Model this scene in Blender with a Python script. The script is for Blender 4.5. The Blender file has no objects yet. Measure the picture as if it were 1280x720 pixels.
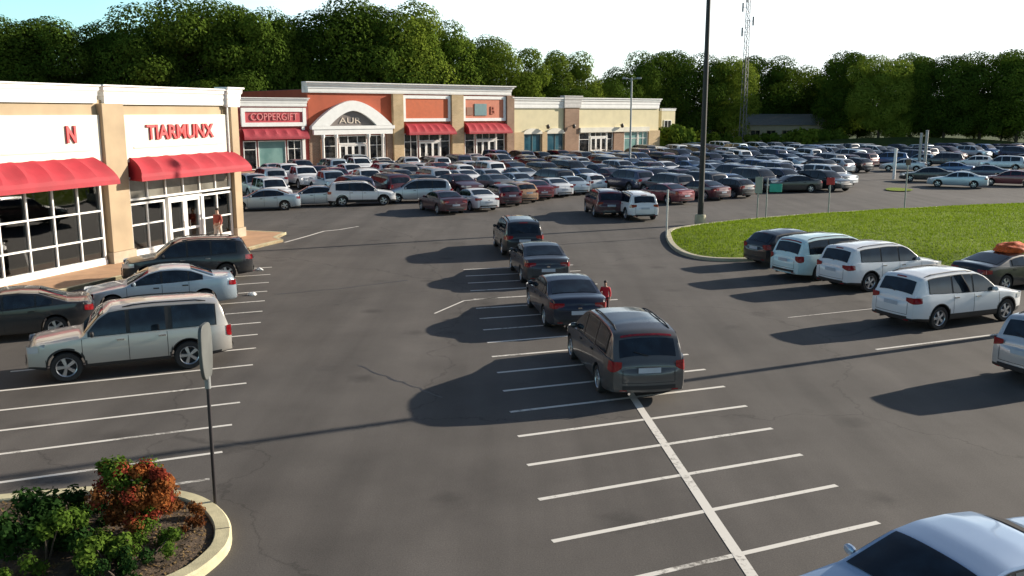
import bpy, bmesh, math, random
from mathutils import Vector, Matrix, noise
R = math.radians
random.seed(7)
scene = bpy.context.scene
COL = scene.collection

# ------------------------------------------------------------------ camera geometry
FPX = 1150.0; CH = 6.5
PITCH = math.atan(220 / FPX); CP, SP = math.cos(PITCH), math.sin(PITCH)
def ray(px, py):
    u = (px - 640) / FPX; v = (360 - py) / FPX
    return (u, CP + v * SP, -SP + v * CP)
def G(px, py, z=0.0):
    d = ray(px, py); t = (z - CH) / d[2]
    return Vector((d[0] * t, d[1] * t, z))
def project(x, y, z=0.0):
    dz = z - CH
    depth = y * CP - dz * SP
    up = y * SP + dz * CP
    return 640 + FPX * x / depth, 360 - FPX * up / depth

# ------------------------------------------------------------------ materials
MATS = {}
def new_mat(name):
    m = bpy.data.materials.new(name); m.use_nodes = True
    nt = m.node_tree
    return m, nt, nt.nodes['Principled BSDF']
def simple(name, col, rough=0.6, metal=0.0, var=0.08, scale=3.0, bump=0.0, bscale=40.0, coat=0.0, spec=0.5, emit=None):
    if name in MATS: return MATS[name]
    m, nt, b = new_mat(name)
    tc = nt.nodes.new('ShaderNodeTexCoord')
    n = nt.nodes.new('ShaderNodeTexNoise'); n.inputs['Scale'].default_value = scale; n.inputs['Detail'].default_value = 6
    nt.links.new(tc.outputs['Object'], n.inputs['Vector'])
    mr = nt.nodes.new('ShaderNodeMapRange'); mr.inputs[1].default_value = 0.3; mr.inputs[2].default_value = 0.7
    mr.inputs[3].default_value = 1 - var; mr.inputs[4].default_value = 1 + var
    nt.links.new(n.outputs['Fac'], mr.inputs[0])
    mx = nt.nodes.new('ShaderNodeMix'); mx.data_type = 'RGBA'; mx.blend_type = 'MULTIPLY'; mx.inputs[0].default_value = 1
    mx.inputs[6].default_value = (*col, 1)
    nt.links.new(mr.outputs[0], mx.inputs[7])
    nt.links.new(mx.outputs[2], b.inputs['Base Color'])
    b.inputs['Roughness'].default_value = rough; b.inputs['Metallic'].default_value = metal
    b.inputs['Coat Weight'].default_value = coat; b.inputs['Coat Roughness'].default_value = 0.04
    b.inputs['Specular IOR Level'].default_value = spec
    if bump > 0:
        n2 = nt.nodes.new('ShaderNodeTexNoise'); n2.inputs['Scale'].default_value = bscale; n2.inputs['Detail'].default_value = 4
        nt.links.new(tc.outputs['Object'], n2.inputs['Vector'])
        bp = nt.nodes.new('ShaderNodeBump'); bp.inputs['Strength'].default_value = bump; bp.inputs['Distance'].default_value = 0.02
        nt.links.new(n2.outputs['Fac'], bp.inputs['Height']); nt.links.new(bp.outputs[0], b.inputs['Normal'])
    MATS[name] = m
    return m

def asphalt_mat():
    m, nt, b = new_mat('asphalt'); N = nt.nodes.new; Lk = nt.links.new
    tc = N('ShaderNodeTexCoord')
    def noise_(scale, det=6, rough=0.6, vec=None):
        n = N('ShaderNodeTexNoise'); n.inputs['Scale'].default_value = scale; n.inputs['Detail'].default_value = det
        n.inputs['Roughness'].default_value = rough
        Lk(vec or tc.outputs['Object'], n.inputs['Vector']); return n
    def rng(src, a, b_, c, d):
        r = N('ShaderNodeMapRange'); r.inputs[1].default_value = a; r.inputs[2].default_value = b_
        r.inputs[3].default_value = c; r.inputs[4].default_value = d; Lk(src, r.inputs[0]); return r.outputs[0]
    def mul(a, b_):
        x = N('ShaderNodeMath'); x.operation = 'MULTIPLY'; Lk(a, x.inputs[0]); Lk(b_, x.inputs[1]); return x.outputs[0]
    big = rng(noise_(0.07, 5).outputs['Fac'], .35, .68, .86, 1.14)
    mid = rng(noise_(0.55, 7, .65).outputs['Fac'], .3, .7, .87, 1.12)
    fine = rng(noise_(38, 3, .7).outputs['Fac'], .3, .7, .78, 1.24)
    # tyre-polished streaks along the aisles
    mp = N('ShaderNodeMapping'); mp.inputs['Rotation'].default_value = (0, 0, R(-8)); mp.inputs['Scale'].default_value = (1.0, 0.06, 1)
    Lk(tc.outputs['Object'], mp.inputs['Vector'])
    streak = rng(noise_(0.9, 4, .5, mp.outputs[0]).outputs['Fac'], .35, .65, .86, 1.12)
    # oil spots
    vo = N('ShaderNodeTexVoronoi'); vo.inputs['Scale'].default_value = 0.42; Lk(tc.outputs['Object'], vo.inputs['Vector'])
    nz = noise_(3.0, 4)
    ad = N('ShaderNodeMath'); ad.operation = 'ADD'; Lk(vo.outputs['Distance'], ad.inputs[0]); Lk(rng(nz.outputs['Fac'], 0, 1, -.12, .12), ad.inputs[1])
    oil = rng(ad.outputs[0], 0.02, 0.20, .62, 1.0)
    # fine meandering cracks
    wv = N('ShaderNodeTexVoronoi'); wv.feature = 'DISTANCE_TO_EDGE'; wv.inputs['Scale'].default_value = 0.085
    wn = noise_(0.5, 5); vm = N('ShaderNodeVectorMath'); vm.operation = 'MULTIPLY_ADD'
    Lk(wn.outputs['Color'], vm.inputs[0]); vm.inputs[1].default_value = (2.4, 2.4, 0); Lk(tc.outputs['Object'], vm.inputs[2])
    Lk(vm.outputs[0], wv.inputs['Vector'])
    crack = rng(wv.outputs['Distance'], 0.0, 0.0035, .70, 1.0)
    f = mul(mul(mul(big, mid), mul(fine, streak)), mul(oil, crack))
    mx = N('ShaderNodeMix'); mx.data_type = 'RGBA'; mx.blend_type = 'MULTIPLY'; mx.inputs[0].default_value = 1
    mx.inputs[6].default_value = (0.096, 0.087, 0.079, 1); Lk(f, mx.inputs[7])
    Lk(mx.outputs[2], b.inputs['Base Color'])
    b.inputs['Roughness'].default_value = 0.85; b.inputs['Specular IOR Level'].default_value = 0.25
    bp = N('ShaderNodeBump'); bp.inputs['Strength'].default_value = 0.3; bp.inputs['Distance'].default_value = 0.01
    Lk(noise_(60, 3).outputs['Fac'], bp.inputs['Height']); Lk(bp.outputs[0], b.inputs['Normal'])
    return m
def paintline_mat():
    m, nt, b = new_mat('worn white paint'); N = nt.nodes.new; Lk = nt.links.new
    tc = N('ShaderNodeTexCoord'); geo = N('ShaderNodeNewGeometry')
    n = N('ShaderNodeTexNoise'); n.inputs['Scale'].default_value = 9; n.inputs['Detail'].default_value = 8; n.inputs['Roughness'].default_value = .75
    Lk(geo.outputs['Position'], n.inputs['Vector'])
    n2 = N('ShaderNodeTexNoise'); n2.inputs['Scale'].default_value = .6; Lk(geo.outputs['Position'], n2.inputs['Vector'])
    ad = N('ShaderNodeMath'); ad.operation = 'ADD'; Lk(n.outputs['Fac'], ad.inputs[0]); Lk(n2.outputs['Fac'], ad.inputs[1])
    cr = N('ShaderNodeMapRange'); cr.inputs[1].default_value = .74; cr.inputs[2].default_value = .92
    Lk(ad.outputs[0], cr.inputs[0])
    mx = N('ShaderNodeMix'); mx.data_type = 'RGBA'; Lk(cr.outputs[0], mx.inputs[0])
    mx.inputs[6].default_value = (.16, .145, .125, 1); mx.inputs[7].default_value = (.66, .63, .57, 1)
    Lk(mx.outputs[2], b.inputs['Base Color']); b.inputs['Roughness'].default_value = .7
    return m
def grass_mat(name, c1, c2, scale=1.2):
    m, nt, b = new_mat(name); N = nt.nodes.new; Lk = nt.links.new
    tc = N('ShaderNodeTexCoord')
    n = N('ShaderNodeTexNoise'); n.inputs['Scale'].default_value = scale; n.inputs['Detail'].default_value = 10; n.inputs['Roughness'].default_value = .7
    Lk(tc.outputs['Object'], n.inputs['Vector'])
    r = N('ShaderNodeMapRange'); r.inputs[1].default_value = .35; r.inputs[2].default_value = .65; Lk(n.outputs['Fac'], r.inputs[0])
    mx = N('ShaderNodeMix'); mx.data_type = 'RGBA'; Lk(r.outputs[0], mx.inputs[0]); mx.inputs[6].default_value = (*c1, 1); mx.inputs[7].default_value = (*c2, 1)
    Lk(mx.outputs[2], b.inputs['Base Color']); b.inputs['Roughness'].default_value = .9; b.inputs['Specular IOR Level'].default_value = .15
    n2 = N('ShaderNodeTexNoise'); n2.inputs['Scale'].default_value = 14; n2.inputs['Detail'].default_value = 6; Lk(tc.outputs['Object'], n2.inputs['Vector'])
    bp = N('ShaderNodeBump'); bp.inputs['Strength'].default_value = .9; bp.inputs['Distance'].default_value = .08
    Lk(n2.outputs['Fac'], bp.inputs['Height']); Lk(bp.outputs[0], b.inputs['Normal'])
    return m
def leaf_mat(name, c1, c2, transl=.35, scale=.35):
    if name in MATS: return MATS[name]
    m = bpy.data.materials.new(name); m.use_nodes = True; nt = m.node_tree; N = nt.nodes.new; Lk = nt.links.new
    nt.nodes.remove(nt.nodes['Principled BSDF']); out = nt.nodes['Material Output']
    tc = N('ShaderNodeTexCoord'); oi = N('ShaderNodeObjectInfo')
    n = N('ShaderNodeTexNoise'); n.inputs['Scale'].default_value = scale; n.inputs['Detail'].default_value = 8; n.inputs['Roughness'].default_value = .8
    Lk(tc.outputs['Object'], n.inputs['Vector'])
    ad = N('ShaderNodeMath'); ad.operation = 'MULTIPLY_ADD'; Lk(oi.outputs['Random'], ad.inputs[0]); ad.inputs[1].default_value = .35; Lk(n.outputs['Fac'], ad.inputs[2])
    r = N('ShaderNodeMapRange'); r.inputs[1].default_value = .45; r.inputs[2].default_value = .9; Lk(ad.outputs[0], r.inputs[0])
    mx = N('ShaderNodeMix'); mx.data_type = 'RGBA'; Lk(r.outputs[0], mx.inputs[0]); mx.inputs[6].default_value = (*c1, 1); mx.inputs[7].default_value = (*c2, 1)
    d = N('ShaderNodeBsdfDiffuse'); t = N('ShaderNodeBsdfTranslucent'); s = N('ShaderNodeMixShader'); s.inputs[0].default_value = transl
    Lk(mx.outputs[2], d.inputs['Color']); Lk(mx.outputs[2], t.inputs['Color']); Lk(d.outputs[0], s.inputs[1]); Lk(t.outputs[0], s.inputs[2])
    Lk(s.outputs[0], out.inputs['Surface'])
    MATS[name] = m
    return m
def glass_mat(name, col, rough=.06, scale=.8, c2=None):
    """shop and car glass: dark, shiny, with the uneven dim look of a room behind it"""
    if name in MATS: return MATS[name]
    m, nt, b = new_mat(name); N = nt.nodes.new; Lk = nt.links.new
    tc = N('ShaderNodeTexCoord'); n = N('ShaderNodeTexNoise'); n.inputs['Scale'].default_value = scale; n.inputs['Detail'].default_value = 3
    Lk(tc.outputs['Object'], n.inputs['Vector'])
    r = N('ShaderNodeMapRange'); r.inputs[1].default_value = .42; r.inputs[2].default_value = .62; Lk(n.outputs['Fac'], r.inputs[0])
    mx = N('ShaderNodeMix'); mx.data_type = 'RGBA'; Lk(r.outputs[0], mx.inputs[0])
    mx.inputs[6].default_value = (*col, 1); mx.inputs[7].default_value = (*(c2 or tuple(c * 2.2 for c in col)), 1)
    Lk(mx.outputs[2], b.inputs['Base Color']); b.inputs['Roughness'].default_value = rough
    b.inputs['Specular IOR Level'].default_value = .6
    MATS[name] = m
    return m
def clear_glass():
    m = bpy.data.materials.new('clear shop glass'); m.use_nodes = True; nt = m.node_tree; N = nt.nodes.new; Lk = nt.links.new
    nt.nodes.remove(nt.nodes['Principled BSDF']); t = N('ShaderNodeBsdfTransparent'); t.inputs[0].default_value = (.62, .66, .66, 1)
    g_ = N('ShaderNodeBsdfGlossy'); g_.inputs['Roughness'].default_value = .02; f_ = N('ShaderNodeFresnel'); f_.inputs[0].default_value = 1.9
    tc = N('ShaderNodeTexCoord'); n = N('ShaderNodeTexNoise'); n.inputs['Scale'].default_value = 1.2; Lk(tc.outputs['Object'], n.inputs['Vector'])
    b = N('ShaderNodeBump'); b.inputs['Strength'].default_value = .06; Lk(n.outputs['Fac'], b.inputs['Height']); Lk(b.outputs[0], g_.inputs['Normal'])
    mx = N('ShaderNodeMixShader'); Lk(f_.outputs[0], mx.inputs[0]); Lk(t.outputs[0], mx.inputs[1]); Lk(g_.outputs[0], mx.inputs[2]); Lk(mx.outputs[0], nt.nodes['Material Output'].inputs['Surface'])
    return m
def brick_mat(name, c1, c2, mortar, scale=1.0):
    if name in MATS: return MATS[name]
    m, nt, b = new_mat(name); N = nt.nodes.new; Lk = nt.links.new
    tc = N('ShaderNodeTexCoord'); sp = N('ShaderNodeSeparateXYZ'); cb = N('ShaderNodeCombineXYZ')
    Lk(tc.outputs['Object'], sp.inputs[0])
    Lk(sp.outputs['X'], cb.inputs['X']); Lk(sp.outputs['Z'], cb.inputs['Y'])
    br = N('ShaderNodeTexBrick'); br.inputs['Scale'].default_value = 1.0
    br.inputs['Brick Width'].default_value = .42 * scale; br.inputs['Row Height'].default_value = .15 * scale; br.inputs['Mortar Size'].default_value = .014 * scale
    br.inputs['Color1'].default_value = (*c1, 1); br.inputs['Color2'].default_value = (*c2, 1); br.inputs['Mortar'].default_value = (*mortar, 1)
    Lk(cb.outputs[0], br.inputs['Vector'])
    n = N('ShaderNodeTexNoise'); n.inputs['Scale'].default_value = .7; n.inputs['Detail'].default_value = 7; Lk(tc.outputs['Object'], n.inputs['Vector'])
    r = N('ShaderNodeMapRange'); r.inputs[1].default_value = .3; r.inputs[2].default_value = .7; r.inputs[3].default_value = .85; r.inputs[4].default_value = 1.12; Lk(n.outputs['Fac'], r.inputs[0])
    mx = N('ShaderNodeMix'); mx.data_type = 'RGBA'; mx.blend_type = 'MULTIPLY'; mx.inputs[0].default_value = 1
    Lk(br.outputs['Color'], mx.inputs[6]); Lk(r.outputs[0], mx.inputs[7]); Lk(mx.outputs[2], b.inputs['Base Color'])
    b.inputs['Roughness'].default_value = .85; b.inputs['Specular IOR Level'].default_value = .2
    MATS[name] = m
    return m
def carpaint(name, col, metal=.35):
    if name in MATS: return MATS[name]
    m, nt, b = new_mat(name); N = nt.nodes.new; Lk = nt.links.new
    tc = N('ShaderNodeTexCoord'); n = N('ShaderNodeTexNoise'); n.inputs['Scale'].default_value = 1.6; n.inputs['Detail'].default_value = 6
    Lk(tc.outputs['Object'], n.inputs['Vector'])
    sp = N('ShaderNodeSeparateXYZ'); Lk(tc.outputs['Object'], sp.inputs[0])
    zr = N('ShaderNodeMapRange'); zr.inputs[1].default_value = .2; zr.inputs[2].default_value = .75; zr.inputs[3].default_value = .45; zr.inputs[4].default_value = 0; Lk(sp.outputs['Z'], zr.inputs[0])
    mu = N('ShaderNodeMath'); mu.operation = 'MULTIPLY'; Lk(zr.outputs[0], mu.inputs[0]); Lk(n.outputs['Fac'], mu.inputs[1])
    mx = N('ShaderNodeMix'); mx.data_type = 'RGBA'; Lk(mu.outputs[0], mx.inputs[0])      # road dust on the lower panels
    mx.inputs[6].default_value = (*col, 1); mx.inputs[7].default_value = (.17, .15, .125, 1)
    Lk(mx.outputs[2], b.inputs['Base Color'])
    b.inputs['Metallic'].default_value = metal
    rr = N('ShaderNodeMapRange'); rr.inputs[3].default_value = .28; rr.inputs[4].default_value = .5; Lk(n.outputs['Fac'], rr.inputs[0]); Lk(rr.outputs[0], b.inputs['Roughness'])
    b.inputs['Coat Weight'].default_value = .8; b.inputs['Coat Roughness'].default_value = .06
    MATS[name] = m
    return m

ASPH = asphalt_mat(); LINE = paintline_mat()
GRASS = grass_mat('island grass', (.12, .185, .013), (.21, .27, .026), 1.5)
FIELD = grass_mat('field grass', (.03, .05, .012), (.07, .09, .02), .25)
BLACK = simple('black plastic', (.015, .015, .016), .55)
RUBBER = simple('tyre rubber', (.018, .017, .017), .8)
RIM = simple('alloy', (.55, .55, .56), .3, .8, .05)
CGLASS = glass_mat('car glass', (.003, .005, .009), .03, 2.4, (.010, .018, .028))
TAIL = simple('tail lamp', (.24, .006, .010), .12, var=.35, scale=14, coat=.8)
HEAD = simple('head lamp', (.62, .64, .66), .12, .3)
CHROME = simple('chrome', (.7, .7, .7), .18, 1.0, .03)
PLATE = simple('licence plate', (.42, .46, .52), .4)

# ------------------------------------------------------------------ mesh helpers
def obj(name, verts, faces, mat, parent=None, smooth=None, mats=None, fm=None):
    me = bpy.data.meshes.new(name); me.from_pydata([tuple(v) for v in verts], [], faces)
    for m in (mats or ([mat] if mat else [])): me.materials.append(m)
    if fm:
        for p, i in zip(me.polygons, fm): p.material_index = i
    me.update()
    if smooth is not None:
        me.polygons.foreach_set('use_smooth', [True] * len(me.polygons))
        if smooth < 179: me.set_sharp_from_angle(angle=R(smooth))
    o = bpy.data.objects.new(name, me); COL.objects.link(o)
    if parent: o.parent = parent
    return o
def bmobj(name, bm, mat, parent=None, smooth=None):
    me = bpy.data.meshes.new(name); bm.to_mesh(me); bm.free()
    if mat: me.materials.append(mat)
    if smooth is not None:
        me.polygons.foreach_set('use_smooth', [True] * len(me.polygons))
        if smooth < 179: me.set_sharp_from_angle(angle=R(smooth))
    o = bpy.data.objects.new(name, me); COL.objects.link(o)
    if parent: o.parent = parent
    return o
def empty(name, loc=(0, 0, 0), rz=0):
    o = bpy.data.objects.new(name, None); COL.objects.link(o); o.location = loc; o.rotation_euler = (0, 0, rz); return o
def tag(o, label=None, cat=None, group=None, kind=None):
    if label: o['label'] = label
    if cat: o['category'] = cat
    if group: o['group'] = group
    if kind: o['kind'] = kind
    return o
def copy_tree(o, parent=None):
    c = o.copy(); COL.objects.link(c); c.parent = parent
    for ch in o.children: copy_tree(ch, c)
    return c
class MB:
    def __init__(s): s.v = []; s.f = []
    def add(s, v, f):
        b = len(s.v); s.v += [tuple(q) for q in v]; s.f += [tuple(i + b for i in q) for q in f]
    def box(s, x0, x1, y0, y1, z0, z1):
        s.add([(x0, y0, z0), (x1, y0, z0), (x1, y1, z0), (x0, y1, z0), (x0, y0, z1), (x1, y0, z1), (x1, y1, z1), (x0, y1, z1)],
              [(0, 3, 2, 1), (4, 5, 6, 7), (0, 1, 5, 4), (1, 2, 6, 5), (2, 3, 7, 6), (3, 0, 4, 7)])
    def bar(s, p, q, r1, r2=None, n=8):
        p = Vector(p); q = Vector(q); r2 = r1 if r2 is None else r2
        d = (q - p).normalized(); a = d.orthogonal().normalized(); b = d.cross(a)
        vs = []
        for c, r in ((p, r1), (q, r2)):
            for i in range(n):
                t = 2 * math.pi * i / n; vs.append(c + a * (r * math.cos(t)) + b * (r * math.sin(t)))
        s.add(vs, [(i, (i + 1) % n, n + (i + 1) % n, n + i) for i in range(n)] + [tuple(range(n - 1, -1, -1)), tuple(range(n, 2 * n))])
    def prism(s, pts, z0, z1):
        n = len(pts)
        s.add([(p[0], p[1], z0) for p in pts] + [(p[0], p[1], z1) for p in pts],
              [(i, (i + 1) % n, n + (i + 1) % n, n + i) for i in range(n)] + [tuple(range(n - 1, -1, -1)), tuple(range(n, 2 * n))])
    def extr(s, pts, y0, y1):
        """outline in x,z swept along y"""
        n = len(pts)
        s.add([(p[0], y0, p[1]) for p in pts] + [(p[0], y1, p[1]) for p in pts],
              [(i, (i + 1) % n, n + (i + 1) % n, n + i) for i in range(n)] + [tuple(range(n - 1, -1, -1)), tuple(range(n, 2 * n))])
    def build(s, name, mat, parent=None, smooth=None, bevel=0):
        o = obj(name, s.v, s.f, mat, parent, smooth)
        if bevel:
            bm = bmesh.new(); bm.from_mesh(o.data); bmesh.ops.recalc_face_normals(bm, faces=bm.faces)
            bmesh.ops.bevel(bm, geom=bm.edges, offset=bevel, segments=1, affect='EDGES'); bm.to_mesh(o.data); bm.free()
        return o
def lathe(prof, n=20):
    """profile (r,z) revolved round z"""
    v = []; f = []
    for i in range(n):
        t = 2 * math.pi * i / n
        for r, z in prof: v.append((r * math.cos(t), r * math.sin(t), z))
    m = len(prof)
    for i in range(n):
        j = (i + 1) % n
        for k in range(m - 1): f.append((i * m + k, j * m + k, j * m + k + 1, i * m + k + 1))
    return v, f
def text_mesh(name, txt, size, extr, mat, parent, offset=0.0, shear=0):
    cu = bpy.data.curves.new(name, 'FONT'); cu.body = txt; cu.size = size; cu.extrude = extr; cu.offset = offset
    cu.align_x = 'CENTER'; cu.align_y = 'CENTER'; cu.shear = shear
    t = bpy.data.objects.new(name + '_c', cu); COL.objects.link(t)
    dg = bpy.context.evaluated_depsgraph_get(); dg.update()
    me = bpy.data.meshes.new_from_object(t.evaluated_get(dg)); bpy.data.objects.remove(t)
    me.name = name; me.materials.clear(); me.materials.append(mat)
    o = bpy.data.objects.new(name, me); COL.objects.link(o); o.parent = parent
    return o

# ================================================================== SETTING: ground
def sheet(name, pts, z, mat, thick=0):
    mb = MB()
    if thick: mb.prism([(p[0], p[1]) for p in pts], z - thick, z)
    else: mb.add([(p[0], p[1], z) for p in pts], [tuple(range(len(pts)))])
    o = mb.build(name, mat); tag(o, kind='structure'); return o
sheet('ground', [(-1500, -200), (1500, -200), (1500, 2500), (-1500, 2500)], -.06, FIELD)
sheet('asphalt', [(-70, -10), (80, -10), (120, 110), (120, 154), (72, 158), (40, 158), (20, 175), (-70, 175)], 0, ASPH)

# painted stall lines
def stripe(a, b, w=.11, name='parking_line'):
    a = Vector((a[0], a[1], 0)); b = Vector((b[0], b[1], 0)); d = (b - a).normalized(); n = Vector((-d.y, d.x, 0)) * w / 2
    nseg = max(2, int((b - a).length / 1.0)); vs = []; fs = []
    for i in range(nseg + 1):
        p = a + (b - a) * i / nseg; j = random.uniform(-.006, .006)
        vs += [p + n * (1 + j * 8), p - n * (1 - j * 8)]
    for i in range(nseg): fs.append((2 * i, 2 * i + 1, 2 * i + 3, 2 * i + 2))
    o = obj(name, [(v.x, v.y, .004) for v in vs], fs, LINE); tag(o, kind='structure'); return o
def cl(k): return (.62 - .166 * k, 13.19 + 1.556 * k)
def cr(k): return (5.91 - .157 * (k + 1), 13.86 + 1.496 * (k + 1))
for k in range(-4, 17):
    a, b = cl(k), cr(k)
    if k >= 6: b = (b[0] - .06 * (k - 6), b[1])
    stripe(a, b)
c0, c1 = G(940, 720), G(790, 495)
d = (c1 - c0)
sp = stripe((c0 - d * .4), (c0 + d * 2.3), .17, 'centre_line'); sp.location.z = .003
LEFT_ENDS = [G(240, 640), G(262, 599), G(278, 565), G(290, 531), G(300, 503), G(308, 479), G(316, 456), G(320, 435), G(322, 418), G(326, 403), G(328, 389), G(331, 376), G(334, 364), G(336, 353), G(338, 343), G(340, 334)]
for p in LEFT_ENDS: stripe((p.x - 5.6, p.y - 2.4), (p.x, p.y), .10)
# stall lines between the right-hand cars
for px, py, w_ in ((1095, 437, .10), (985, 397, .05)):
    p = G(px, py); stripe((p.x, p.y), (p.x + 4.8, p.y + 2.0), w_)
# worn curved lane line near the shops
pts = [G(356, 303), G(385, 295), G(405, 289), G(425, 287), G(448, 283)]
for a, b in zip(pts, pts[1:]): stripe(a, b, .13, 'lane_line')
stripe(G(543, 392), G(580, 376), .07, 'lane_line'); stripe(G(580, 376), G(622, 372), .07, 'lane_line')
# tar-filled crack, then a second thin dark line across the asphalt
DARKL = simple('dark line', (.035, .031, .03), .5)
def darkline(pts, w=.05):
    vs = []; fs = []
    P = [Vector((p[0], p[1], 0)) for p in pts]; out = [P[0]]
    for a, b in zip(P, P[1:]):
        for i in range(1, 9): out.append(a.lerp(b, i / 8) + Vector((random.uniform(-.05, .05), random.uniform(-.05, .05), 0)))
    for i, p in enumerate(out):
        d = (out[min(i + 1, len(out) - 1)] - out[max(i - 1, 0)]).normalized(); n = Vector((-d.y, d.x, 0)) * w * random.uniform(.5, 1.2) / 2
        vs += [(p.x + n.x, p.y + n.y, .002), (p.x - n.x, p.y - n.y, .002)]
    for i in range(len(out) - 1): fs.append((2 * i, 2 * i + 1, 2 * i + 3, 2 * i + 2))
    tag(obj('dark_line', vs, fs, DARKL), kind='structure')
darkline([G(448, 457), G(495, 476), G(552, 496)], .07)
darkline([G(345, 368), G(420, 361), G(512, 350)], .09)

KERB = simple('kerb concrete', (.42, .38, .27), .85, var=.14, scale=2.5, bump=.3)
KERBY = simple('yellow kerb paint', (.50, .45, .28), .8, var=.2, scale=4, bump=.3)
def smooth_closed(pts, it=2):
    for _ in range(it):
        q = []
        for i in range(len(pts)):
            a, b = Vector(pts[i]), Vector(pts[(i + 1) % len(pts)])
            q += [tuple(a.lerp(b, .25)), tuple(a.lerp(b, .75))]
        pts = q
    return pts
def offset_poly(pts, d):
    n = len(pts); out = []
    for i in range(n):
        a, b, c = Vector(pts[i - 1]), Vector(pts[i]), Vector(pts[(i + 1) % n])
        e1 = (b - a).normalized(); e2 = (c - b).normalized(); nn = (Vector((e1.y, -e1.x)) + Vector((e2.y, -e2.x)))
        nn.normalize(); out.append((b.x - nn.x * d, b.y - nn.y * d))
    return out
def area(p): return sum(p[i - 1][0] * p[i][1] - p[i][0] * p[i - 1][1] for i in range(len(p))) / 2
def ring_kerb(name, pts, w, h, mat):
    """pts counter-clockwise outer edge"""
    if area(pts) < 0: pts = pts[::-1]
    inn = offset_poly(pts, w); out2 = offset_poly(pts, .03); in2 = offset_poly(pts, w - .02); n = len(pts); vs = []; fs = []
    for P, z in ((pts, -.05), (pts, h - .03), (out2, h), (in2, h), (inn, h - .02), (inn, -.05)): vs += [(p[0], p[1], z) for p in P]
    for k in range(5):
        for i in range(n):
            j = (i + 1) % n; fs.append((k * n + i, k * n + j, (k + 1) * n + j, (k + 1) * n + i))
    o = obj(name, vs, fs, mat, smooth=30); tag(o, kind='structure')
    jm = MB(); acc = 0
    for i in range(n):
        a = Vector(pts[i]); b = Vector(pts[(i + 1) % n]); L_ = (b - a).length; acc += L_
        if acc > 2.4:
            acc = 0; d_ = (b - a).normalized(); nn = Vector((d_.y, -d_.x)); m_ = (a + b) / 2 + nn * .006
            jm.add([(m_.x - d_.x * .009, m_.y - d_.y * .009, 0), (m_.x + d_.x * .009, m_.y + d_.y * .009, 0), (m_.x + d_.x * .009 - nn.x * .03, m_.y + d_.y * .009 - nn.y * .03, h + .003), (m_.x - d_.x * .009 - nn.x * .03, m_.y - d_.y * .009 - nn.y * .03, h + .003)], [(0, 1, 2, 3)])
            q1 = m_ - nn * (w - .02)
            jm.add([(m_.x - d_.x * .009 - nn.x * .03, m_.y - d_.y * .009 - nn.y * .03, h + .003), (m_.x + d_.x * .009 - nn.x * .03, m_.y + d_.y * .009 - nn.y * .03, h + .003), (q1.x + d_.x * .009, q1.y + d_.y * .009, h + .003), (q1.x - d_.x * .009, q1.y - d_.y * .009, h + .003)], [(0, 1, 2, 3)])
    if jm.f: tag(jm.build('kerb_joint', DARKL), kind='structure')
    return inn
def fill_surface(name, pts, mat, h0, hf, step):
    """a gridded surface inside the outline with a height function"""
    if area(pts) < 0: pts = pts[::-1]
    bm = bmesh.new()
    vs = [bm.verts.new((p[0], p[1], 0)) for p in pts]; f = bm.faces.new(vs)
    bmesh.ops.triangulate(bm, faces=[f])
    xs = [p[0] for p in pts]; ys = [p[1] for p in pts]
    x = min(xs)
    while x < max(xs):
        bmesh.ops.bisect_plane(bm, geom=bm.verts[:] + bm.edges[:] + bm.faces[:], plane_co=(x, 0, 0), plane_no=(1, 0, 0)); x += step
    y = min(ys)
    while y < max(ys):
        bmesh.ops.bisect_plane(bm, geom=bm.verts[:] + bm.edges[:] + bm.faces[:], plane_co=(0, y, 0), plane_no=(0, 1, 0)); y += step
    for v in bm.verts: v.co.z = h0 + hf(v.co.x, v.co.y)
    return bmobj(name, bm, mat, smooth=180)
def inside(x, y, pts):
    c = False; j = len(pts) - 1
    for i in range(len(pts)):
        xi, yi = pts[i][:2]; xj, yj = pts[j][:2]
        if (yi > y) != (yj > y) and x < (xj - xi) * (y - yi) / (yj - yi) + xi: c = not c
        j = i
    return c
def edge_dist(x, y, pts):
    best = 1e9; p = Vector((x, y))
    for i in range(len(pts)):
        a = Vector(pts[i - 1][:2]); b = Vector(pts[i][:2]); ab = b - a; L2 = ab.length_squared
        t = max(0, min(1, (p - a).dot(ab) / L2)) if L2 else 0
        best = min(best, (p - (a + ab * t)).length)
    return best

# ---- grass island on the right
gi = [G(831, 290), G(834, 306), G(852, 320), G(888, 327), G(950, 327)]
gi = [(p.x, p.y) for p in gi] + [(15.6, 42.7), (16.6, 41.6), (20.6, 32.6), (24.5, 25), (34, 20), (62, 30), (62, 68)] + [tuple(G(px, py).xy) for px, py in ((1290, 256), (1200, 259), (1100, 264), (1000, 270), (900, 279), (848, 286))]
gi = smooth_closed(gi, 2)
if area(gi) < 0: gi = gi[::-1]
gin = ring_kerb('island_kerb', gi, .28, .14, KERB)
def ghf(x, y):
    e = edge_dist(x, y, gin)
    return .10 + .42 * (1 - math.exp(-e / 2.2)) + .05 * noise.noise(Vector((x * .4, y * .4, 0)))
tag(fill_surface('grass_island', gin, GRASS, 0, ghf, 1.0), kind='structure')
gv = []; gf = []
LEAFG = leaf_mat('grass blades', (.16, .235, .016), (.28, .36, .04), .35, .6)
cnt = 0
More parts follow.
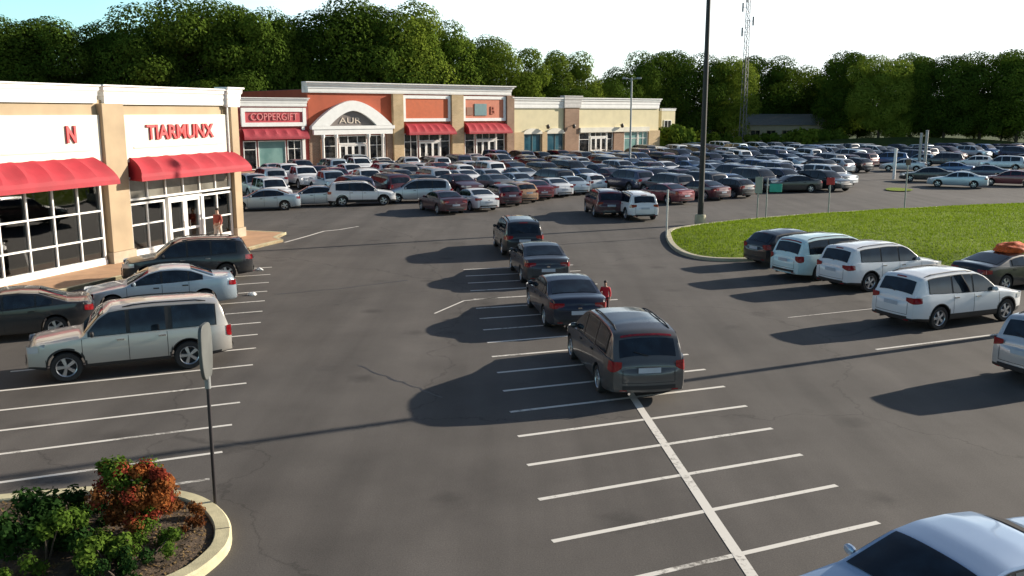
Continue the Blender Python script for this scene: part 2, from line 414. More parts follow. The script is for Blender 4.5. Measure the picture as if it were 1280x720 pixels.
while cnt < 230000:
    x = random.uniform(8, 62); y = random.uniform(26, 68)
    cnt += 1
    if not inside(x, y, gin): continue
    z = ghf(x, y) - .01; h = random.uniform(.04, .13); a = random.uniform(0, 6.28); w = random.uniform(.015, .035)
    l = Vector((random.uniform(-.05, .05), random.uniform(-.05, .05), 0)); dx, dy = math.cos(a) * w, math.sin(a) * w
    b = len(gv); gv += [(x - dx, y - dy, z), (x + dx, y + dy, z), (x + l.x, y + l.y, z + h)]; gf.append((b, b + 1, b + 2))
tag(obj('grass_blades', gv, gf, LEAFG), label='short bright green grass covering the kerbed island', cat='grass', kind='stuff')

# ---- planted island bottom left
pi_ = [G(60, 622), G(110, 617), G(160, 616), G(220, 620), G(262, 631), G(289, 656), G(291, 685), G(272, 708), G(235, 735)]
pi_ = [(p.x, p.y) for p in pi_] + [(-6.0, 10.2), (-9, 9.0), (-12, 10.5), (-13, 13.6)]
pi_ = smooth_closed(pi_, 2)
if area(pi_) < 0: pi_ = pi_[::-1]
pin = ring_kerb('planter_kerb', pi_, .26, .15, KERBY)
MULCH = simple('mulch soil', (.075, .05, .03), .95, var=.5, scale=9, bump=1.0, bscale=25)
def phf(x, y): return .09 + .10 * (1 - math.exp(-edge_dist(x, y, pin) / .8)) + .03 * noise.noise(Vector((x * 3, y * 3, 0)))
tag(fill_surface('planter_soil', pin, MULCH, 0, phf, .3), kind='structure')
# bark chips and fallen leaves
cv = []; cf = []
for i in range(9000):
    x = random.uniform(-11, -4.2); y = random.uniform(10, 15.6)
    if not inside(x, y, pin): continue
    z = phf(x, y) + .012; a = random.uniform(0, 6.28); s = random.uniform(.012, .04); t = random.uniform(-.5, .5) * s
    ux, uy = math.cos(a) * s, math.sin(a) * s; b = len(cv)
    cv += [(x - ux, y - uy, z - t), (x + uy * .5, y - ux * .5, z), (x + ux, y + uy, z + t), (x - uy * .5, y + ux * .5, z + .008)]; cf.append((b, b + 1, b + 2, b + 3))
CHIP = leaf_mat('bark chips', (.05, .03, .018), (.22, .15, .07), .0, 6)
tag(obj('bark_chips', cv, cf, CHIP), label='brown bark chips strewn over the planter soil', cat='mulch', kind='stuff')

# ================================================================== CARS
def interp(p, t):
    if t <= p[0][0]: return p[0][1]
    for (a, va), (b, vb) in zip(p, p[1:]):
        if t <= b: return va + (vb - va) * (t - a) / (b - a)
    return p[-1][1]
SPEC = {
 'sedan': dict(L=4.75, W=1.84, Rw=.325, fw=.185, rw=.785, sill=.22, tum=.34, crown=.05, clad=0,
    top=[(0, .60), (.012, .70), (.05, .78), (.15, .87), (.27, .95), (.42, 1.33), (.50, 1.42), (.60, 1.43), (.70, 1.38), (.86, 1.09), (.96, 1.07), (.985, 1.03), (1, .88)],
    belt=[(0, .55), (.05, .71), (.27, .88), (.6, .94), (.85, 1.0), (.96, 1.0), (1, .82)], ws=(.285, .425), bw=(.705, .85), sw=[(.315, .50), (.515, .68), (.69, .775)], tl=(.76, .93, .60, .22), hl=(.60, .73, .42, .40)),
 'coupe': dict(L=4.55, W=1.80, Rw=.32, fw=.19, rw=.79, sill=.2, tum=.38, crown=.05, clad=0,
    top=[(0, .55), (.012, .66), (.05, .74), (.15, .83), (.29, .92), (.44, 1.24), (.52, 1.33), (.60, 1.34), (.70, 1.29), (.88, 1.03), (.96, 1.02), (.985, .98), (1, .85)],
    belt=[(0, .5), (.05, .68), (.27, .85), (.6, .9), (.85, .95), (.96, .95), (1, .8)], ws=(.30, .445), bw=(.705, .87), sw=[(.335, .56), (.575, .72)], tl=(.70, .86, .55, .22), hl=(.56, .70, .42, .40)),
 'suv': dict(L=4.72, W=1.9, Rw=.36, fw=.18, rw=.79, sill=.27, tum=.24, crown=.06, clad=1,
    top=[(0, .74), (.012, .86), (.04, .95), (.15, 1.03), (.25, 1.09), (.37, 1.55), (.44, 1.68), (.60, 1.71), (.82, 1.67), (.91, 1.62), (.935, 1.57), (.983, 1.10), (.992, 1.05), (1, .92)],
    belt=[(0, .70), (.04, .88), (.25, 1.0), (.6, 1.04), (.9, 1.10), (.975, 1.06), (1, .88)], ws=(.262, .40), bw=(.94, .98), sw=[(.295, .485), (.50, .67), (.685, .875)], tl=(.84, 1.03, .66, .26), hl=(.72, .88, .40, .42)),
 'boxysuv': dict(L=4.75, W=1.86, Rw=.37, fw=.175, rw=.775, sill=.33, tum=.20, crown=.05, clad=1,
    top=[(0, .80), (.010, .92), (.03, 1.0), (.15, 1.06), (.255, 1.10), (.345, 1.58), (.40, 1.72), (.60, 1.76), (.86, 1.74), (.935, 1.70), (.955, 1.65), (.985, 1.12), (.993, 1.06), (1, .95)],
    belt=[(0, .76), (.03, .94), (.25, 1.04), (.6, 1.06), (.9, 1.08), (.98, 1.06), (1, .90)], ws=(.268, .365), bw=(.958, .983), sw=[(.29, .47), (.49, .665), (.70, .92)], tl=(.78, 1.06, .80, .12), hl=(.76, .92, .45, .25)),
 'van': dict(L=4.85, W=1.92, Rw=.33, fw=.17, rw=.79, sill=.24, tum=.22, crown=.07, clad=0,
    top=[(0, .62), (.012, .74), (.04, .84), (.14, .97), (.21, 1.07), (.37, 1.57), (.44, 1.68), (.60, 1.72), (.82, 1.69), (.91, 1.62), (.94, 1.54), (.983, 1.06), (.992, 1.0), (1, .86)],
    belt=[(0, .58), (.04, .78), (.21, .96), (.6, 1.02), (.9, 1.04), (.975, 1.02), (1, .84)], ws=(.225, .39), bw=(.945, .98), sw=[(.28, .46), (.475, .69), (.705, .895)], tl=(.76, 1.01, .78, .20), hl=(.62, .78, .40, .42)),
 'hatch': dict(L=4.15, W=1.76, Rw=.315, fw=.195, rw=.805, sill=.21, tum=.28, crown=.06, clad=0,
    top=[(0, .62), (.012, .72), (.05, .81), (.15, .92), (.25, 1.0), (.41, 1.40), (.49, 1.49), (.62, 1.51), (.80, 1.46), (.87, 1.40), (.975, 1.04), (.987, .99), (1, .85)],
    belt=[(0, .57), (.05, .75), (.25, .92), (.6, .97), (.9, 1.02), (.97, 1.0), (1, .82)], ws=(.265, .42), bw=(.88, .968), sw=[(.31, .51), (.525, .70), (.715, .83)], tl=(.76, .98, .70, .20), hl=(.62, .78, .42, .40)),
}
SPEC['pickup'] = dict(L=5.3, W=1.95, Rw=.38, fw=.165, rw=.79, sill=.36, tum=.22, crown=.05, clad=1,
    top=[(0, .82), (.010, .95), (.03, 1.04), (.15, 1.10), (.235, 1.13), (.325, 1.58), (.38, 1.74), (.50, 1.77), (.60, 1.74), (.628, 1.68), (.652, 1.20), (.66, 1.16), (.97, 1.16), (.985, 1.14), (1, 1.0)],
    belt=[(0, .78), (.03, .98), (.25, 1.07), (.64, 1.09), (.66, 1.10), (.98, 1.10), (1, .94)], ws=(.25, .345), bw=(.631, .649), sw=[(.275, .435), (.455, .585)], tl=(.78, 1.06, .80, .12), hl=(.78, .94, .45, .25))
class Car:
    def __init__(s, t):
        s.__dict__.update(SPEC[t]); s.t = t
        N = 400; k = 5
        raw = [interp(s.top, i / N) for i in range(N + 1)]
        s._top = [sum(raw[max(0, min(N, i + j))] for j in range(-k, k + 1)) / (2 * k + 1) for i in range(N + 1)]
        s._top[0] = raw[0]; s._top[N] = raw[N]
        raw = [interp(s.belt, i / N) for i in range(N + 1)]
        s._belt = [sum(raw[max(0, min(N, i + j))] for j in range(-k, k + 1)) / (2 * k + 1) for i in range(N + 1)]
        s.xf = s.L / 2 - s.fw * s.L; s.xr = s.L / 2 - s.rw * s.L
        s.ra = s.Rw + .06
    def tx(s, x): return .5 - x / s.L
    def samp(s, arr, x):
        q = max(0, min(1, s.tx(x))) * 400; i = min(399, int(q)); return arr[i] + (arr[i + 1] - arr[i]) * (q - i)
    def topz(s, x): return s.samp(s._top, x)
    def beltz(s, x): return min(s.samp(s._belt, x), s.topz(x) - .04)
    def hw(s, x):
        df = s.L / 2 - x; dr = x + s.L / 2; w = s.W / 2
        w *= 1 - .22 * max(0, 1 - df / .75) ** 2.3
        w *= 1 - .15 * max(0, 1 - dr / .55) ** 2.3
        return w
    def side(s, z):
        return 1 - .055 * ((z - .58) / .5) ** 2 if z > .58 else 1 - .05 * ((.58 - z) / .38) ** 2
    def zb(s, x):
        z = s.sill
        df = s.L / 2 - x; dr = x + s.L / 2
        z += .05 * max(0, 1 - df / .5) + .06 * max(0, 1 - dr / .6)
        for xw in (s.xf, s.xr):
            if abs(x - xw) < s.ra: z = max(z, s.Rw + math.sqrt(max(0, s.ra ** 2 - (x - xw) ** 2)))
        return min(z, s.beltz(x) - .03)
    def gy(s, x, z):
        """half width above the belt"""
        b = s.beltz(x); y0 = s.hw(x) * s.side(b) - .035
        return y0 - s.tum * (z - b) - .10 * max(0, (z - b) - .2) ** 1.5
    def te(s, x): return max(s.topz(x) - s.crown, s.beltz(x) + .006)
    def Y(s, x, z): return s.hw(x) * s.side(z) if z <= s.beltz(x) else s.gy(x, z)
    def topp(s, x, u):
        te = s.te(x); yt = s.gy(x, te) - .012
        return Vector((x, u * yt, te + (s.topz(x) - te) * (1 - abs(u) ** 2.6)))
    US = [1, .93, .8, .6, .35, 0]
    def half(s, x):
        zb = s.zb(x); b = s.beltz(x); te = s.te(x); o = [(0, zb), (s.Y(x, zb) * .72, zb), (s.Y(x, zb) - .02, zb)]
        for f in (.04, .12, .25, .4, .55, .7, .85, .95, 1): z = zb + (b - zb) * f; o.append((s.Y(x, z), z))
        for f in (0.0, .3, .6, .88): z = b + .004 + (te - b - .004) * f; o.append((s.gy(x, z), z))
        for u in s.US: p = s.topp(x, u); o.append((p.y, p.z))
        return o
    def body(s):
        ts = [i / 62 for i in range(63)] + [.94 + .06 * i / 14 for i in range(15)] + [.06 * i / 10 for i in range(11)]
        xs = [s.L / 2 - t * s.L for t in ts]
        for xw in (s.xf, s.xr):
            for a in range(0, 181, 12): xs.append(xw + s.ra * .999 * math.cos(R(a)))
            xs += [xw - s.ra - .004, xw + s.ra + .004]
        xs = sorted(xs); q = [xs[0]]
        for x in xs[1:]:
            if x - q[-1] > .003: q.append(x)
        xs = q; H = [s.half(x) for x in xs]; n = len(H[0]); m = 2 * n - 2; vs = []
        for x, h in zip(xs, H):
            vs += [(x, y, z) for y, z in h] + [(x, -y, z) for y, z in reversed(h[1:-1])]
        fs = []; fm = []
        for i in range(len(xs) - 1):
            for k in range(m):
                k2 = (k + 1) % m; fs.append((i * m + k, i * m + k2, (i + 1) * m + k2, (i + 1) * m + k))
                kk = k if k < n - 1 else m - 1 - k
                z = (vs[i * m + k][2] + vs[(i + 1) * m + k2][2]) / 2
                blk = kk < 2 or (s.clad and kk < n - 11 and z < .42)
                if s.clad and kk < 12 and not blk:
                    xm = (xs[i] + xs[i + 1]) / 2
                    blk = any(math.hypot(xm - xw, z - s.Rw) < s.ra + .045 for xw in (s.xf, s.xr))
                fm.append(1 if blk else 0)
        cols = s.US + [-u for u in reversed(s.US[:-1])]
        for e, i in ((-1, 0), (1, len(xs) - 1)):
            x = xs[i]; rows = []; hh = H[i]; top0 = hh[-6][1]; z0 = hh[2][1]
            for r in range(2, n - 6):
                Yr, z = hh[r]; row = []
                bul = .075 * min(1, max(0, (top0 - z) / .10)) * (1.0 if z > .45 else 1.25)
                for c, u in enumerate(cols):
                    if c == 0: row.append(i * m + r)
                    elif c == len(cols) - 1: row.append(i * m + (m - r))
                    else: vs.append((x + e * bul * (1 - abs(u) ** 2.2), u * Yr, z)); row.append(len(vs) - 1)
                rows.append(row)
            rows.append([i * m + n - 6 + c for c in range(11)])
            for ra_, rb in zip(rows, rows[1:]):
                for c in range(10):
                    fs.append((ra_[c], ra_[c + 1], rb[c + 1], rb[c]))
                    z = (vs[ra_[c]][2] + vs[rb[c]][2]) / 2; fm.append(1 if (z < .40 if s.clad else z < .30) else 0)
        bm = bmesh.new(); bv = [bm.verts.new(v) for v in vs]; bm.verts.ensure_lookup_table()
        for f, mi in zip(fs, fm):
            if len(set(f)) < 3: continue
            try: fc = bm.faces.new([bv[j] for j in f]); fc.material_index = mi
            except ValueError: pass
        bmesh.ops.remove_doubles(bm, verts=bm.verts, dist=.0015)
        bmesh.ops.recalc_face_normals(bm, faces=bm.faces)
        me = bpy.data.meshes.new('body'); bm.to_mesh(me); bm.free()
        me.materials.append(None); me.materials.append(BLACK)
        me.polygons.foreach_set('use_smooth', [True] * len(me.polygons)); me.set_sharp_from_angle(angle=R(34))
        return me
    def patch(s, fn, nu, nv, off, out):
        """grid patch fn(i/nu, j/nv) -> point, pushed outward; out() says which way is out"""
        P = [[fn(i / nu, j / nv) for j in range(nv + 1)] for i in range(nu + 1)]; vs = []
        for i in range(nu + 1):
            for j in range(nv + 1):
                a = P[min(i + 1, nu)][j] - P[max(i - 1, 0)][j]; b = P[i][min(j + 1, nv)] - P[i][max(j - 1, 0)]
                n = a.cross(b)
                n = n.normalized() if n.length > 1e-9 else Vector(out)
                if n.dot(Vector(out)) < 0: n = -n
                vs.append(P[i][j] + n * off)
        fs = []
        w = nv + 1
        flip = None
        for i in range(nu):
            for j in range(nv):
                q = (i * w + j, i * w + j + 1, (i + 1) * w + j + 1, (i + 1) * w + j)
                if flip is None:
                    nn = (Vector(vs[q[1]]) - Vector(vs[q[0]])).cross(Vector(vs[q[3]]) - Vector(vs[q[0]]))
                    flip = nn.dot(Vector(out)) < 0
                fs.append(q[::-1] if flip else q)
        return vs, fs
    def screen(s, rng, front, fr=.90, off=.012):
        a, b = rng
        xa, xb = s.L / 2 - a * s.L, s.L / 2 - b * s.L
        if front: return s.patch(lambda i, j: s.topp(xa + (xb - xa) * i, (-1 + 2 * j) * fr), 10, 12, off, (1, 0, .6))
        return s.patch(lambda i, j: s.topp(xa + (xb - xa) * i, (-1 + 2 * j) * fr), 10, 12, off, (-1, 0, .6))
    def sidewin(s, a, b, sg, off=.014, lo=.035, hi=.05):
        xa, xb = s.L / 2 - a * s.L, s.L / 2 - b * s.L
        def fn(i, j):
            x = xa + (xb - xa) * i; z0 = s.beltz(x) + lo; z1 = max(s.te(x) - hi, z0 + .01); z = z0 + (z1 - z0) * j
            return Vector((x, sg * s.gy(x, z), z))
        return s.patch(fn, 12, 5, off, (0, sg, .2))
    def corner(s, end, sg, z0, z1, yin, ln, off=.014):
        """lamp wrapped round a corner of the car"""
        X = end * s.L / 2
        def fn(i, j):
            z = z0 + (z1 - z0) * j
            if end < 0 or True:
                zz = min(z, s.beltz(X) - .005)
            Ye = s.hw(X) * s.side(zz)
            tot = (1 - yin) * Ye + ln; q = i * tot
            w_ = abs(i - .62) / .62; z = z0 + (z1 - z0) * (j * (1 - .45 * w_ ** 2) + .38 * w_ ** 2)
            if q < (1 - yin) * Ye:
                y = yin * Ye + q; return Vector((X + end * .075 * (1 - (y / Ye) ** 2.2) * min(1, max(0, (s.te(X) - z) / .1)), sg * y, z))
            x = X - end * (q - (1 - yin) * Ye)
            return Vector((x, sg * s.Y(x, min(z, s.beltz(x))), z if z < s.beltz(x) else z))
        return s.patch(fn, 14, 4, off, (end, sg, 0))
    def capplate(s, end, y0, y1, z0, z1, off=.012):
        X = end * s.L / 2
        Ye = s.hw(X) * s.side((z0 + z1) / 2)
        def fn(i, j):
            y = y0 + (y1 - y0) * i; z = z0 + (z1 - z0) * j
            return Vector((X + end * .075 * (1 - abs(y / Ye) ** 2.2) * (1.25 if z <= .45 else 1), y, z))
        return s.patch(fn, 10, 2, off, (end, 0, 0))
def mk(name, vf, mat, smooth=40):
    me = bpy.data.meshes.new(name); me.from_pydata([tuple(v) for v in vf[0]], [], vf[1]); me.materials.append(mat)
    me.polygons.foreach_set('use_smooth', [True] * len(me.polygons))
    if smooth < 179: me.set_sharp_from_angle(angle=R(smooth))
    me.update(); return me
def both(a, b): return a[0] + b[0], a[1] + [tuple(i + len(a[0]) for i in f) for f in b[1]]
def wheel_meshes(r):
    w = .22; k = r
    tv, tf = lathe([(k * .66, -w / 2 + .01), (k * .93, -w / 2), (k * .985, -w / 2 + .03), (k, -w / 2 + .06), (k, w / 2 - .06), (k * .985, w / 2 - .03), (k * .93, w / 2), (k * .66, w / 2 - .01)], 28)
    tyre = ([(x, z, y) for x, y, z in tv], tf)
    # rim: outer lip, dish, spokes. outer face is +y
    rv, rf = lathe([(k * .67, .09), (k * .64, .105), (k * .60, .09), (k * .60, .02)], 28)
    rim = MB(); rim.add([(x, z, y) for x, y, z in rv], rf)
    hv, hf = lathe([(.0, .095), (k * .13, .093), (k * .16, .07), (k * .16, .02)], 12); rim.add([(x, z, y) for x, y, z in hv], hf)
    for i in range(5):
        a = 2 * math.pi * i / 5; c, sn = math.cos(a), math.sin(a)
        def pt(rad, tng, y): return (c * rad - sn * tng, y, sn * rad + c * tng)
        r0, r1 = k * .12, k * .62
        rim.add([pt(r0, -.03, .085), pt(r1, -.045, .075), pt(r1, .045, .075), pt(r0, .03, .085), pt(r0, -.035, .03), pt(r1, -.055, .03), pt(r1, .055, .03), pt(r0, .035, .03)],
                [(0, 1, 2, 3), (4, 7, 6, 5), (0, 4, 5, 1), (2, 6, 7, 3)])
    dv, df = lathe([(.0, .015), (k * .66, .015)], 20)
    disc = ([(x, z, y) for x, y, z in dv], df)
    return tyre, (rim.v, rim.f), disc
CARM = {}
def car_meshes(t):
    if t in CARM: return CARM[t]
    c = Car(t); M = {}
    M['body'] = c.body()
    M['windshield'] = mk('windshield', c.screen(c.ws, True), CGLASS)
    M['rear_window'] = mk('rear_window', c.screen(c.bw, False, .86 if t in ('sedan', 'coupe') else .84), CGLASS)
    M['sw'] = {}
    for sg in (1, -1):
        M['sw'][sg] = [mk('side_window', c.sidewin(a, b, sg, .017), CGLASS) for a, b in c.sw]
        allw = c.sidewin(*c.sw[0], sg)
        for a, b in c.sw[1:]: allw = both(allw, c.sidewin(a, b, sg))
        M['swall', sg] = mk('side_window', allw, CGLASS)
        M['trim', sg] = mk('window_trim', c.sidewin(c.sw[0][0] - .006, c.sw[-1][1] + .006, sg, .010, .018, .03), BLACK)
        M['tl', sg] = mk('tail_light', c.corner(-1, sg, *c.tl), TAIL)
        M['hl', sg] = mk('headlight', c.corner(1, sg, *c.hl), HEAD)
        # door seams: thin dark strips
        M['seam', sg] = []
        for tt in (c.sw[0][0] - .035, c.sw[0][1] + .008, c.sw[1][1] + .005 if len(c.sw) > 2 else c.sw[0][1] + .01):
            x0 = c.L / 2 - tt * c.L; z0 = max(c.zb(x0) + .06, c.sill + .08); z1 = c.beltz(x0) - .01
            v, f = c.patch(lambda i, j: Vector((x0 + (j - .5) * .014, sg * c.Y(x0, z0 + (z1 - z0) * i), z0 + (z1 - z0) * i)), 8, 1, .004, (0, sg, 0)); M['seam', sg].append(mk('door_seam', (v, f), BLACK))
        hb = MB()
        M['dh', sg] = []
        for tt in (c.sw[0][1] - .03, c.sw[1][1] - .02):
            x = c.L / 2 - tt * c.L; z = c.beltz(x) - .10; y = c.Y(x, z); hb = MB()
            hb.box(x - .09, x + .09, min(sg * (y - .02), sg * (y + .03)), max(sg * (y - .02), sg * (y + .03)), z - .018, z + .018)
            M['dh', sg].append(mk('door_handle', (hb.v, hb.f), CHROME if t in ('boxysuv', 'suv') else BLACK))
        x = c.L / 2 - (c.sw[0][0] + .02) * c.L; z = c.beltz(x) + .10; y = c.gy(x, z)
        mv, mf = lathe([(0, -.13), (.06, -.12), (.095, -.06), (.10, 0), (.095, .06), (.06, .12), (0, .13)], 10)
        mv = [(x + q[0] * .5 + .02, sg * (y + .11) + q[2] * .72, z + q[1] * .72) for q in mv]
        am = MB(); am.add(mv, mf); am.bar((x, sg * (y - .03), z - .05), (x, sg * (y + .1), z - .02), .025, n=6)
        M['mir', sg] = mk('side_mirror', (am.v, am.f), None)
        if t in ('suv', 'boxysuv', 'van'):
            rr = MB(); xa, xb = c.L / 2 - .46 * c.L, c.L / 2 - .88 * c.L; pr = None
            for i in range(9):
                xx = xa + (xb - xa) * i / 8; p = c.topp(xx, sg * .86); p.z += .03 if 0 < i < 8 else 0
                if pr is not None: rr.bar(pr, p, .018, n=6)
                pr = p
            M['rail', sg] = mk('roof_rail', (rr.v, rr.f), BLACK)
    M['plate'] = mk('licence_plate', c.capplate(-1, -.26, .26, .58 if t in ('sedan', 'coupe') else .74, .70 if t in ('sedan', 'coupe') else .86, .02), PLATE)
    M['grille'] = mk('grille', c.capplate(1, -.42, .42, .40, .60, .014), BLACK)
    M['bumper'] = mk('rear_bumper_insert', c.capplate(-1, -.62, .62, .36, .45, .014), BLACK)
    zs = c.beltz(-c.L / 2) - .02
    M['tseam'] = [mk('tailgate_seam', c.capplate(-1, -.60, .60, .50, .512, .006), BLACK), mk('tailgate_seam', c.capplate(-1, -.612, -.60, .50, zs, .006), BLACK), mk('tailgate_seam', c.capplate(-1, .60, .612, .50, zs, .006), BLACK)]
    M['badge'] = mk('badge', c.capplate(-1, -.06, .06, zs - .06, zs - .015, .018), CHROME)
    if t not in ('sedan', 'coupe', 'pickup'):
        a_ = c.bw[0]
        M['hbl'] = mk('high_brake_lamp', c.screen((a_ - .012, a_ - .005), False, .80 if t == 'van' else .25, .016), TAIL)
        xw_ = c.L / 2 - (a_ * .25 + c.bw[1] * .75) * c.L; p0 = c.topp(c.L / 2 - (c.bw[1] + .001) * c.L, 0.0); p1 = c.topp(xw_, .42)
        wb_ = MB(); off = Vector((-.035, 0, .01)); wb_.bar(p0 + off, p1 + off, .012, .008, 6); M['wiper'] = mk('rear_wiper', (wb_.v, wb_.f), BLACK)
    ex = MB(); ex.bar((-c.L / 2 + .25, .45, c.sill + .01), (-c.L / 2 - .02, .45, c.sill + .01), .03, n=10); M['exhaust'] = mk('exhaust_pipe', (ex.v, ex.f), CHROME)
    M['refl'] = [mk('reflector', c.capplate(-1, sg * .60 - .08, sg * .60 + .08, .33, .355, .02), TAIL) for sg in (1, -1)]
    ty, rim, disc = wheel_meshes(c.Rw)
    M['tyre'] = mk('wheel', both(ty, disc), RUBBER); M['rim'] = mk('rim', rim, RIM)
    wr = both(both(ty, disc), rim); me = mk('wheel', wr, RUBBER); me.materials.append(RIM)
    nt_ = len(ty[1]) + len(disc[1])
    for p in me.polygons:
        if p.index >= nt_: p.material_index = 1
    M['wheel1'] = me; M['c'] = c
    CARM[t] = M
    return M
def part(name, me, parent, loc=None, rz=0, mat=None):
    o = bpy.data.objects.new(name, me); COL.objects.link(o); o.parent = parent
    if loc: o.location = loc
    if rz: o.rotation_euler = (0, 0, rz)
    if mat is not None:
        o.material_slots[0].link = 'OBJECT'; o.material_slots[0].material = mat
    return o
KIND = {'sedan': 'sedan', 'coupe': 'low_car', 'suv': 'suv', 'boxysuv': 'suv', 'van': 'minivan', 'hatch': 'hatchback', 'pickup': 'pickup'}
CATS = {'sedan': 'car', 'coupe': 'car', 'suv': 'suv', 'boxysuv': 'suv', 'van': 'minivan', 'hatch': 'car', 'pickup': 'pickup truck'}
def car(t, x, y, az, paint, label, group, full=True, scale=1.0):
    """az: heading in degrees clockwise from +Y"""
    M = car_meshes(t); c = M['c']
    r = empty('parked_' + KIND[t], (x, y, 0), R(90 - az)); tag(r, label, CATS[t], group)
    if scale != 1: r.scale = (scale,) * 3
    part('body', M['body'], r, mat=paint)
    part('windshield', M['windshield'], r); part('rear_window', M['rear_window'], r)
    for sg in (1, -1):
        part('tail_light', M['tl', sg], r); part('headlight', M['hl', sg], r)
        if full:
            for m in M['sw'][sg]: part('side_window', m, r)
            part('window_trim', M['trim', sg], r); [part('door_seam', m, r) for m in M['seam', sg]]
            for m in M['dh', sg]: part('door_handle', m, r)
            part('side_mirror', M['mir', sg], r, mat=paint if t != 'boxysuv' else BLACK)
            if ('rail', sg) in M: part('roof_rail', M['rail', sg], r)
        else:
            part('side_window', M['swall', sg], r); part('side_mirror', M['mir', sg], r, mat=paint)
        for xw in (c.xf, c.xr):
            w = part('wheel', M['tyre'] if full else M['wheel1'], r, (xw, sg * (c.W / 2 - .125), c.Rw), 0 if sg > 0 else math.pi)
            if full: part('rim', M['rim'], w)
    if full: part('licence_plate', M['plate'], r); part('grille', M['grille'], r); part('rear_bumper_insert', M['bumper'], r); part('badge', M['badge'], r); [part(nm_, M[k_], r) for nm_, k_ in (('high_brake_lamp', 'hbl'), ('rear_wiper', 'wiper'), ('exhaust_pipe', 'exhaust')) if k_ in M]; [part('reflector', m, r) for m in M['refl']]; [part('tailgate_seam', m, r) for m in M['tseam']]
    return r
def by_wheel(t, wx, wy, az, side, which, paint, label, group, full=True):
    """place a car from where one tyre meets the ground: side +1 left / -1 right, which 'r' or 'f'"""
    c = car_meshes(t)['c']; a = R(az); f = Vector((math.sin(a), math.cos(a))); rt = Vector((math.cos(a), -math.sin(a)))
    p = Vector((wx, wy)) + rt * (side * (c.W / 2 - .06)) - f * (c.xr if which == 'r' else c.xf)
    return car(t, p.x, p.y, az, paint, label, group, full)
PAINT = {
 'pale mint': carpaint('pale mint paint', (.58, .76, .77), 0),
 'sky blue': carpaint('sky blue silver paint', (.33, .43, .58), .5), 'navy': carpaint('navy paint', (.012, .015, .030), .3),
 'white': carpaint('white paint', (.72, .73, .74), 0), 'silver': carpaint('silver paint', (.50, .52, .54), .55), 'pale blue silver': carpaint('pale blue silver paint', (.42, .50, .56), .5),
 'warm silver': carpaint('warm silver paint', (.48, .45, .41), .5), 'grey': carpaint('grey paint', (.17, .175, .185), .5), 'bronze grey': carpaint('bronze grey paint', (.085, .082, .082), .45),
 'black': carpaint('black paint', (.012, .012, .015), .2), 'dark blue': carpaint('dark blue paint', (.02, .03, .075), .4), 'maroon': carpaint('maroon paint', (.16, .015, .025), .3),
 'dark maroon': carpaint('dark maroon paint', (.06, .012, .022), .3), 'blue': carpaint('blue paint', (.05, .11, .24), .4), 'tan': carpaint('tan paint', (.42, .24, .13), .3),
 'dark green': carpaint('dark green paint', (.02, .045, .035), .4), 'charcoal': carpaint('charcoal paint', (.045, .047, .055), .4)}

P = PAINT
# queue up the middle, seen from behind
g = 'cars lined up along the centre line of the lot'
def q(px, py, t, paint, label, az=-8.5, full=True):
    w = G(px, py); return by_wheel(t, w.x, w.y, az, 1, 'r', P[paint], label, g, full)
q(748, 490, 'van', 'bronze grey', 'dark grey minivan nearest in the centre queue, white plate between its tail lights')
q(681, 408, 'sedan', 'navy', 'navy black sedan in the centre queue with the red-coated child beside it')
q(652, 353, 'sedan', 'charcoal', 'small charcoal sedan in the centre queue, third car up from the camera', -8)
q(628, 319, 'suv', 'black', 'black suv farthest up the centre queue, just past the charcoal sedan', -8)
# right-hand group nosed up to the grass
g = 'cars parked nose in beside the grass island'
def qr(px, py, t, paint, label, az=66, full=True):
    w = G(px, py); return by_wheel(t, w.x, w.y, az, -1, 'r', P[paint], label, g, full)
qr(977, 334, 'hatch', 'black', 'black hatchback next to the tip of the grass island')
qr(1024, 351, 'van', 'pale mint', 'mint tinted white minivan between the black hatchback and the white suv by the grass')
qr(1086, 365, 'suv', 'white', 'white suv with dark windows parked between the mint tinted minivan and a black low car')
qr(1172, 412, 'suv', 'white', 'nearest whole white suv at right, alone with an empty stall on its near side')
bx = by_wheel('coupe', 18.1, 33.2, 66, -1, 'r', P['black'], 'low black car by the grass carrying an orange bundle', g)
qr(1352, 487, 'suv', 'silver', 'silver suv at the right picture edge, its long shadow on the empty asphalt')
# silver car bottom right, nose to the left
cc = car('sedan', 5.42, 10.36, 249, P['sky blue'], 'pale blue silver sedan in the bottom right corner, nose pointing left', None)
# left-hand group
g = 'cars parked nose in toward the left shop'
def ql(px, py, t, paint, label, az=246, full=True):
    w = G(px, py); return by_wheel(t, w.x, w.y, az, 1, 'r', P[paint], label, g, full)
ql(238, 461, 'boxysuv', 'warm silver', 'boxy silver suv behind the narrow grey sign at left')
ql(257, 386, 'sedan', 'pale blue silver', 'pale silver sedan between the boxy suv and the black suv at left', 249)
ql(284, 352, 'suv', 'black', 'black suv parked in front of the red awning shop doors', 250)
car('sedan', -14.9, 26.4, 246, P['black'], 'black sedan mostly hidden behind the boxy silver suv at left', g)
# two in the aisle
g = 'pair of vehicles stopped side by side in the aisle'
def qa(px, py, t, paint, label, az):
    w = G(px, py); a = R(az); c = car_meshes(t)['c']; return car(t, w.x + math.sin(a) * c.L / 2, w.y + math.cos(a) * c.L / 2, az, P[paint], label, g)
qa(764, 273, 'suv', 'dark maroon', 'dark maroon suv stopped beside the white suv in the far aisle', -6)
qa(806, 277, 'suv', 'white', 'white suv seen from behind in the far aisle, just left of the tall dark pole', -10)
